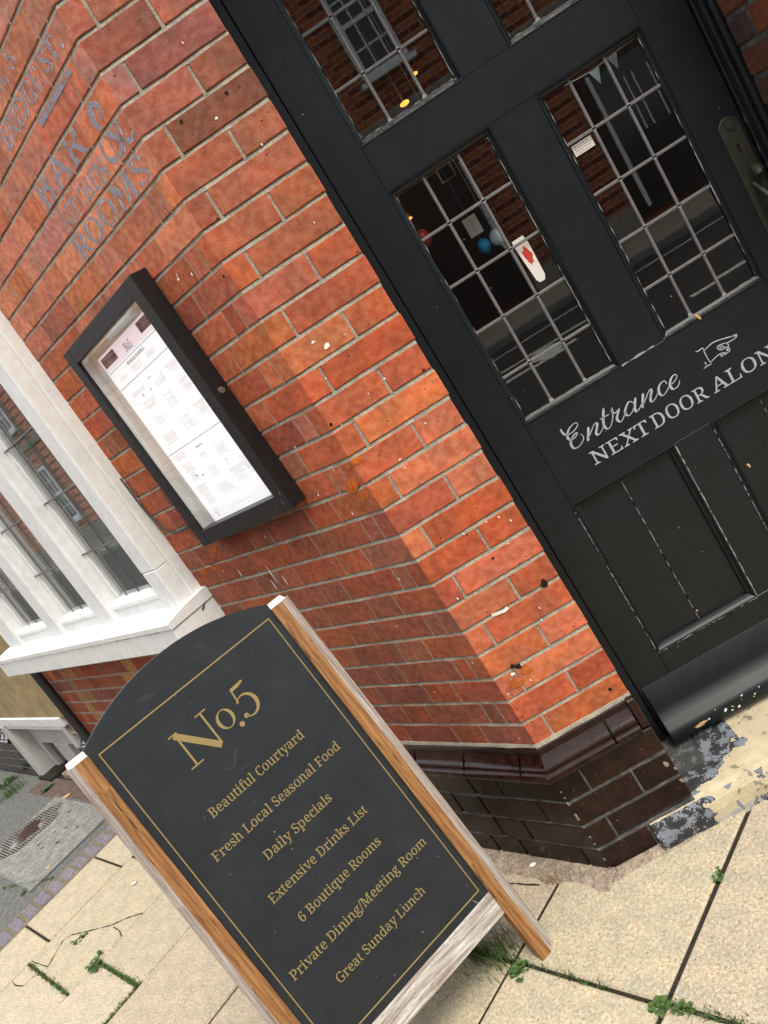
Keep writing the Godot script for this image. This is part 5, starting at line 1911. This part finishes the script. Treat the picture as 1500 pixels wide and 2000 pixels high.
func plants() -> void:
	weed("tuft of long green grass under the right foot of the sandwich board", 0.185, 0.335, 0, 0.058, 150, "grass_tuft")
	weed("thin dark grass spreading in the shade under the sandwich board", 0.27, 0.345, 0, 0.042, 90, "grass_tuft")
	weed("small leafy green weed beside the foot of the sandwich board", 0.115, 0.355, 1, 0.040, 40, "leafy_weed")
	weed("tiny green weed in the dark joint near the doorstep", -0.29, -0.03, 1, 0.024, 22, "leafy_weed")
	weed("green weed where the slab joints cross at the bottom right", -0.290, 0.338, 1, 0.030, 40, "leafy_weed")
	weed("low green weed just right of the crossing slab joints", -0.350, 0.330, 1, 0.026, 34, "leafy_weed")
	weed("round green weed at the end of the mossy cross joint", 2.09, 0.842, 1, 0.045, 60, "leafy_weed")
	weed("little green sprig growing out of the cracked slab", 2.41, 0.775, 1, 0.040, 34, "leafy_weed")
	weed("green weed against the plinth beyond the inspection cover", 5.70, 0.10, 1, 0.085, 60, "leafy_weed")
	weed("small green weed by the foot of the basement window", 4.74, 0.13, 1, 0.055, 40, "leafy_weed")
	weed("yellowish grass along the foot of the far plinth", 5.35, 0.20, 0, 0.09, 160, "grass_tuft")
	weed("green weed at the near corner of the inspection cover", 3.42, 0.74, 1, 0.030, 28, "leafy_weed")
	moss("green moss in the cross joint by the round weed", Vector2(2.06, 0.838), Vector2(1.69, 0.832), 420)
	moss("green moss in the long slab joint below the cross joint", Vector2(1.69, 0.82), Vector2(1.69, 1.02), 300)
	moss("green moss in the cross joint nearest the setts", Vector2(2.645, 0.985), Vector2(2.11, 0.985), 260)
	moss("moss in the joint right of the sandwich board foot", Vector2(0.11, 0.34), Vector2(-0.15, 0.336), 90)
	moss("moss in the joint at the bottom right corner", Vector2(-0.29, 0.335), Vector2(-0.62, 0.325), 160)
	moss("thin moss at the edge of the tarmac behind the setts", Vector2(3.25, 0.62), Vector2(3.75, 0.78), 160)
	var fl := MB.new()
	var base := SB * Vector3(-0.153, 0.0, 0.085)
	for i in 70:
		var p := base + Vector3(rng.randfn(0, 0.016), 0.002, rng.randfn(0, 0.02))
		fl.col = Color(1, 1, 1) * rng.randf_range(0.6, 1.6)
		blade(fl, p, rng.randf_range(0.004, 0.02), 0.002, Vector3(rng.randfn(0, 0.012), 0, rng.randfn(0, 0.012)))
	tag(part("dry_moss", fl, M["dry"]), "clump of dry brown moss on the paving by the plinth", "moss")
	for e in [["small white pebble lying against the glazed plinth", 0.252, 0.052, 0.010, "fleck", "pebble", "pebble"], ["scrap of white paper on the paving left of the sandwich board", 2.39, 0.50, 0.016, "fleck", "paper_scrap", "litter"], ["yellow scrap lying near the basement window", 4.25, 0.14, 0.035, "bare_wood_chip", "dry_leaf", "leaf"], ["pale chip lying on the inspection cover", 3.43, 0.585, 0.02, "bare_wood_chip", "dry_leaf", "leaf"]]:
		var mb := MB.new()
		mb.ball(SB * Vector3(-e[1], 0.005 if e[5] != "pebble" else 0.012, e[2]), Vector3(e[3] * 1.3, e[3] * (0.5 if e[5] == "pebble" else 0.14), e[3] * 0.7), 8, 5)
		tag(part(e[5], mb, M[e[4]]), e[0], e[6])


# ---------------------------------------------------------------- inside, seen through the glass
func shell(called: String, mt: Material, xf: Transform3D, x0: float, x1: float, y0: float, y1: float, z0: float, z1: float) -> void:   # room open towards +z
	var o := Node3D.new()
	o.name = called
	add_child(o)
	structure(o)
	o.transform = xf
	board(o, "back_wall", x0 - 0.1, x1 + 0.1, y0 - 0.1, y1 + 0.1, z0 - 0.1, z0, mt, 0.0)
	board(o, "room_side", x0 - 0.1, x0, y0, y1, z0, z1, mt, 0.0)
	board(o, "room_side", x1, x1 + 0.1, y0, y1, z0, z1, mt, 0.0)
	board(o, "room_floor", x0, x1, y0 - 0.1, y0, z0, z1, mt, 0.0)
	board(o, "room_ceiling", x0, x1, y1, y1 + 0.1, z0, z1, mt, 0.0)


func interior() -> void:
	shell("entrance_room", M["room"], Transform3D(), 0.28, 1.285, 0.02, 2.75, -2.2, -0.325)
	shell("front_room", M["room_pale"], Transform3D(SB, Vector3.ZERO), -3.12, -1.075, 0.9, 2.85, -1.1, -0.02)
	var red := mat("red_rubber", Color(0.50, 0.05, 0.03), 0.35, 0.5)
	var blue := mat("blue_rubber", Color(0.02, 0.30, 0.62), 0.35, 0.5)
	var pale := mat("pale_rubber", Color(0.55, 0.72, 0.78), 0.35, 0.5)
	for e in [[0.462, 1.668, 0.023, red, "red balloon behind the leaded glass at the left of the door"], [0.602, 1.557, 0.019, blue, "blue balloon behind the leaded glass of the door"], [0.645, 1.558, 0.021, pale, "pale blue balloon behind the leaded glass beside the blue one"]]:
		var mb := MB.new()
		mb.ball(Vector3(e[0], e[1], -0.60), Vector3(e[2], e[2] * 1.15, e[2]), 16, 12)
		mb.tube(PackedVector3Array([Vector3(e[0], e[1] - e[2] * 1.1, -0.6), Vector3(e[0], e[1] - e[2] * 1.3, -0.6)]), [0.002, 0.004], 6)
		mb.tube(PackedVector3Array([Vector3(e[0], e[1] + e[2] * 1.1, -0.6), Vector3(e[0], 2.745, -0.6)]), [0.0005], 4)
		tag(part("balloon", mb, e[3]), e[4], "balloon", "balloons inside the door")
	var pp := MB.new()
	pp.box(Vector3(0.604, 1.622, -0.62), Vector3(0.042, 0.058, 0.003))
	tag(part("paper_notice", pp, M["cream"]), "small pale sheet of paper hanging inside behind the balloons", "paper")
	var nt := thing("paper_notice", "white printed card stuck inside the right hand leaded panes", "paper", Vector3(0.882, 1.637, DZ - 0.0235))
	var nm := MB.new()
	nm.box(Vector3.ZERO, Vector3(0.054, 0.027, 0.0008))
	part("card", nm, M["fleck"], nt)
	var nl := MB.new()
	for k in 4:
		var x := -0.022
		while x < 0.02:
			var l := rng.randf_range(0.003, 0.008)
			nl.box(Vector3(x + l * 0.5, 0.009 - k * 0.006, 0.0006), Vector3(l, 0.0016, 0.0004))
			x += l + 0.0025
	stuff(part("print", nl, M["dark_lead"], nt))
	var cd := thing("hanging_tag", "long white tag with a red blot inside the left hand leaded panes", "tag", Vector3(0.638, 1.472, DZ - 0.026))
	var cm := MB.new()
	var tp := PackedVector2Array([Vector2(-0.020, 0.062), Vector2(0.012, 0.062), Vector2(0.016, 0.040), Vector2(0.014, -0.05), Vector2(0.008, -0.062), Vector2(-0.006, -0.062), Vector2(-0.012, -0.052), Vector2(-0.020, 0.04)])
	cm.prism(tp, 0.0, 0.001)
	part("card", cm, M["fleck"], cd)
	var rb := MB.new()
	blob(rb, Vector2(0.0, 0.01), 0.012, 2.4, 0.05, 0.0016, 13)
	part("blot", rb, red, cd)
	var fr := thing("picture_frame", "small gold picture frame hanging in the dark room behind the door", "picture frame", Vector3(0.760, 1.857, -1.62))
	for e in [[-0.027, 0.027, 0.026, 0.031], [-0.027, 0.027, -0.031, -0.026], [-0.032, -0.027, -0.031, 0.031], [0.027, 0.032, -0.031, 0.031]]:
		board(fr, "moulding", e[0], e[1], e[2], e[3], 0.0, 0.01, M["pale_end"], 0.0)
	board(fr, "picture", -0.027, 0.027, -0.026, 0.026, 0.001, 0.004, M["room"], 0.0)
	var lampm := mat("lamp_glow", Color(1.0, 0.8, 0.5), 0.5, 0.3)
	lampm.emission_enabled = true
	lampm.emission = Color(1.0, 0.66, 0.24)
	lampm.emission_energy_multiplier = 0.7
	for e in [[Vector3(0.751, 2.156, -1.6), 0.017, "small lit pendant lamp seen low in the upper left glass"], [Vector3(0.840, 2.225, -1.6), 0.011, "smaller lit pendant lamp right of the other in the upper glass"], [Vector3(0.546, 1.784, -1.6), 0.009, "tiny orange lamp at the left edge of the door glass"]]:
		var mb := MB.new()
		mb.ball(Vector3.ZERO, Vector3(e[1] * 1.2, e[1] * 0.55, e[1]), 12, 8)
		var o := thing("pendant_lamp", e[2], "lamp", e[0])
		part("bulb", mb, lampm, o)
		var cb := MB.new()
		cb.tube(PackedVector3Array([Vector3(0, e[1] * 0.5, 0), Vector3(0, 2.74 - e[0].y, 0)]), [0.0025], 5)
		part("flex", cb, M["cable"], o)
		var li := OmniLight3D.new()
		li.name = "lamp_light"
		li.light_color = Color(1.0, 0.72, 0.35)
		li.light_energy = 0.004
		li.light_size = e[1] * 0.4
		li.omni_range = 5.0
		li.omni_attenuation = 2.0
		li.shadow_enabled = true
		o.add_child(li)
	var bt := MB.new()
	for e in [[1.03, 1.765, 0.0], [1.085, 1.772, 1.0]]:
		bt.tri(Vector3(e[0] - 0.014, e[1] + 0.018, -0.40), Vector3(e[0], e[1] - 0.02, -0.40), Vector3(e[0] + 0.014, e[1] + 0.018, -0.40))
		bt.tri(Vector3(e[0] - 0.014, e[1] + 0.018, -0.402), Vector3(e[0] + 0.014, e[1] + 0.018, -0.402), Vector3(e[0], e[1] - 0.02, -0.402))
	bt.tube(PackedVector3Array([Vector3(0.95, 1.79, -0.401), Vector3(1.03, 1.783, -0.401), Vector3(1.13, 1.795, -0.401)]), [0.001], 5)
	tag(part("bunting", bt, pale), "pale triangular bunting flags inside the top of the right glass", "bunting")


# ---------------------------------------------------------------- across the street, mirrored in the glass
func sash(parent: Node3D, xf: Transform3D, w: float, h: float) -> void:
	var fm := MB.new()
	fm.xf = xf
	for e in [[-w * 0.5, 0.0, 0.09, h], [w * 0.5, 0.0, 0.09, h]]:
		fm.box(Vector3(e[0], e[1], 0.02), Vector3(e[2], h, 0.1), 0.008)
	for y in [-h * 0.5, h * 0.5, 0.0]:
		fm.box(Vector3(0, y, 0.018), Vector3(w, 0.085, 0.08), 0.006)
	for x in [-w / 6.0, w / 6.0]:
		fm.box(Vector3(x, 0, 0.015), Vector3(0.03, h, 0.05))
	for y in [-h * 0.25, h * 0.25]:
		fm.box(Vector3(0, y, 0.014), Vector3(w, 0.03, 0.05))
	fm.box(Vector3(0, -h * 0.5 - 0.08, 0.06), Vector3(w + 0.3, 0.10, 0.20), 0.01)
	var f := part("window", fm, M["white_paint"], parent)
	var pm := MB.new()
	pm.xf = xf
	pm.box(Vector3(0, 0, 0.0), Vector3(w, h, 0.01))
	part("pane", pm, M["far_glass"], f)


func across() -> void:
	var fz := 13.6
	var fp := Node3D.new()
	fp.name = "far_pavement"
	add_child(fp)
	structure(fp)
	var mb := MB.new()
	mb.box(Vector3(0, -0.06, 12.17), Vector3(60, 0.14, 2.9), 0.02)
	part("paving", mb, M["slab"], fp)
	mb = MB.new()
	mb.box(Vector3(0, -0.062, 10.62), Vector3(60, 0.13, 0.14), 0.015)
	part("kerb", mb, M["cover"], fp)
	mb = MB.new()
	for e in [[-30.0, 30.0, 9.85, 0.07]]:
		mb.box(Vector3(0, -0.117, e[2]), Vector3(60, 0.006, e[3]))
	mb.box(Vector3(1.0, -0.117, 8.55), Vector3(4.2, 0.006, 0.1), 0.0, Basis(Vector3.UP, 0.16))
	mb.box(Vector3(0.4, -0.117, 7.75), Vector3(3.4, 0.006, 0.13), 0.0, Basis(Vector3.UP, 0.06))
	mb.box(Vector3(3.6, -0.117, 6.2), Vector3(1.2, 0.006, 0.12))
	mb.xf = Transform3D(PLAN, Vector3(0, -0.113, 0))
	mb.prism(PackedVector2Array([Vector2(1.5, -8.1), Vector2(1.75, -7.5), Vector2(2.0, -7.9), Vector2(1.95, -8.2), Vector2(1.75, -8.35)]), 0.0, 0.003)
	structure(part("road_marking", mb, M["road_paint"]))
	var b := thing("terrace_building", "red brick building across the street mirrored in the door glass", "building", Vector3(0, 0, fz))
	var wm := MB.new()
	wm.box(Vector3(1, 3.9, 0.6), Vector3(36, 7.9, 1.2))
	part("wall", wm, M["far_brick"], b)
	var back := Transform3D(Basis(Vector3.UP, PI), Vector3.ZERO)
	for x in [-8.0, -4.6, -1.0, 2.62, 6.2, 9.8, 13.2]:
		sash(b, Transform3D(back.basis, Vector3(x, 5.6, -0.01)), 0.78 if x == 2.62 else 1.0, 1.75)
	var sm := MB.new()
	for e in [[-6.0, 2.96], [5.25, 11.0]]:
		var x0: float = e[0]
		var x1: float = e[1]
		sm.box(Vector3((x0 + x1) * 0.5, 1.45, -0.05), Vector3(x1 - x0, 2.7, 0.1), 0.0)
	var sp := part("shop_front", sm, M["shop_black"], b)
	var pm := MB.new()
	for x in [5.45, 8.4, -2.4, 1.2, 2.9]:
		pm.box(Vector3(x, 1.5, -0.13), Vector3(0.07, 2.5, 0.06), 0.008)
	for x in [5.9, 6.05, 6.2, 6.5]:
		pm.box(Vector3(x, 1.9, -0.12), Vector3(0.025, 1.0, 0.03))
	part("shop_post", pm, M["white_paint"], sp)
	var gm := MB.new()
	for e in [[5.5, 8.35], [-2.3, 1.1]]:
		gm.box(Vector3((e[0] + e[1]) * 0.5, 1.75, -0.11), Vector3(e[1] - e[0], 1.9, 0.01))
	part("shop_glass", gm, M["far_glass"], sp)
	var st := MB.new()
	st.box(Vector3(1, 3.95, -0.06), Vector3(36, 0.22, 0.18), 0.02)
	st.box(Vector3(1, 7.75, -0.12), Vector3(36, 0.25, 0.3), 0.02)
	st.box(Vector3(4.1, 0.2, -0.03), Vector3(2.2, 0.4, 0.08), 0.02)
	part("stone_band", st, M["far_stone"], b)
	var rm := MB.new()
	rm.box(Vector3(1, 8.6, 3.0), Vector3(36.4, 0.12, 6.4), 0.0, Basis(Vector3.RIGHT, -0.45))
	part("roof", rm, M["tarmac"], b)
	var b2 := sroot("terrace_building", "brown brick house with white sash windows mirrored in the bay window", "building", Vector3(0, 0, 8.5))
	wm = MB.new()
	wm.box(Vector3(-21, 3.6, 0.6), Vector3(40, 7.3, 1.2))
	part("wall", wm, M["house_brick"], b2)
	for k in 9:
		for y in [1.75, 4.8]:
			sash(b2, Transform3D(back.basis, Vector3(-3.0 - k * 2.9, y, -0.02)), 1.0, 1.7)
	st = MB.new()
	st.box(Vector3(-21, 0.25, -0.04), Vector3(40, 0.5, 0.1), 0.02)
	st.box(Vector3(-21, 3.35, -0.04), Vector3(40, 0.2, 0.12), 0.02)
	part("stone_band", st, M["far_stone"], b2)
	rm = MB.new()
	rm.box(Vector3(-21, 7.9, 2.6), Vector3(40.4, 0.12, 5.4), 0.0, Basis(Vector3.RIGHT, -0.42))
	part("roof", rm, M["tarmac"], b2)
	var fp2 := MB.new()
	fp2.xf = Transform3D(SB, Vector3.ZERO)
	fp2.box(Vector3(-22, -0.06, 7.6), Vector3(38, 0.14, 1.8), 0.02)
	var o2 := part("side_pavement", fp2, M["far_stone"])
	structure(o2)


func _ready() -> void:
	rng.seed = 20240
	# camera
	var cam := Camera3D.new()
	cam.name = "camera"
	cam.fov = 62.92
	cam.near = 0.05
	cam.far = 300.0
	var r0 := Vector3(0.84660236, -0.53185011, 0.01999765)
	var r1 := Vector3(-0.51957715, -0.81775566, 0.2476192)
	var r2 := Vector3(-0.11534311, -0.22002532, -0.96865103)
	cam.transform = Transform3D(Basis(r0, -r1, -r2).orthonormalized(), Vector3(0.23221, 1.61433, 1.95005))
	add_child(cam)
	cam.current = true
	# sky and air
	var we := WorldEnvironment.new()
	we.name = "environment"
	var env := Environment.new()
	env.background_mode = Environment.BG_SKY
	var sky := Sky.new()
	var sk := ProceduralSkyMaterial.new()
	sk.sky_top_color = Color(0.86, 0.89, 0.93)
	sk.sky_horizon_color = Color(0.93, 0.935, 0.94)
	sk.sky_curve = 0.2
	sk.ground_bottom_color = Color(0.3, 0.29, 0.27)
	sk.ground_horizon_color = Color(0.6, 0.6, 0.6)
	sk.sun_angle_max = 1.0
	sky.sky_material = sk
	env.sky = sky
	env.tonemap_mode = Environment.TONE_MAPPER_LINEAR
	env.tonemap_exposure = 3.0
	env.sdfgi_enabled = true
	env.ssao_enabled = true
	env.ssil_enabled = true
	we.environment = env
	add_child(we)
	var sun := DirectionalLight3D.new()
	sun.name = "sun"
	sun.light_energy = 0.42
	sun.light_angular_distance = 24.0
	sun.light_color = Color(1.0, 0.97, 0.92)
	sun.shadow_enabled = true
	sun.rotation_degrees = Vector3(-58, 32, 0)
	add_child(sun)
	textures()
	ground()
	brick_walls()
	plinth()
	doorstep()
	door()
	window()
	menu_case()
	a_board()
	plants()
	interior()
	across()
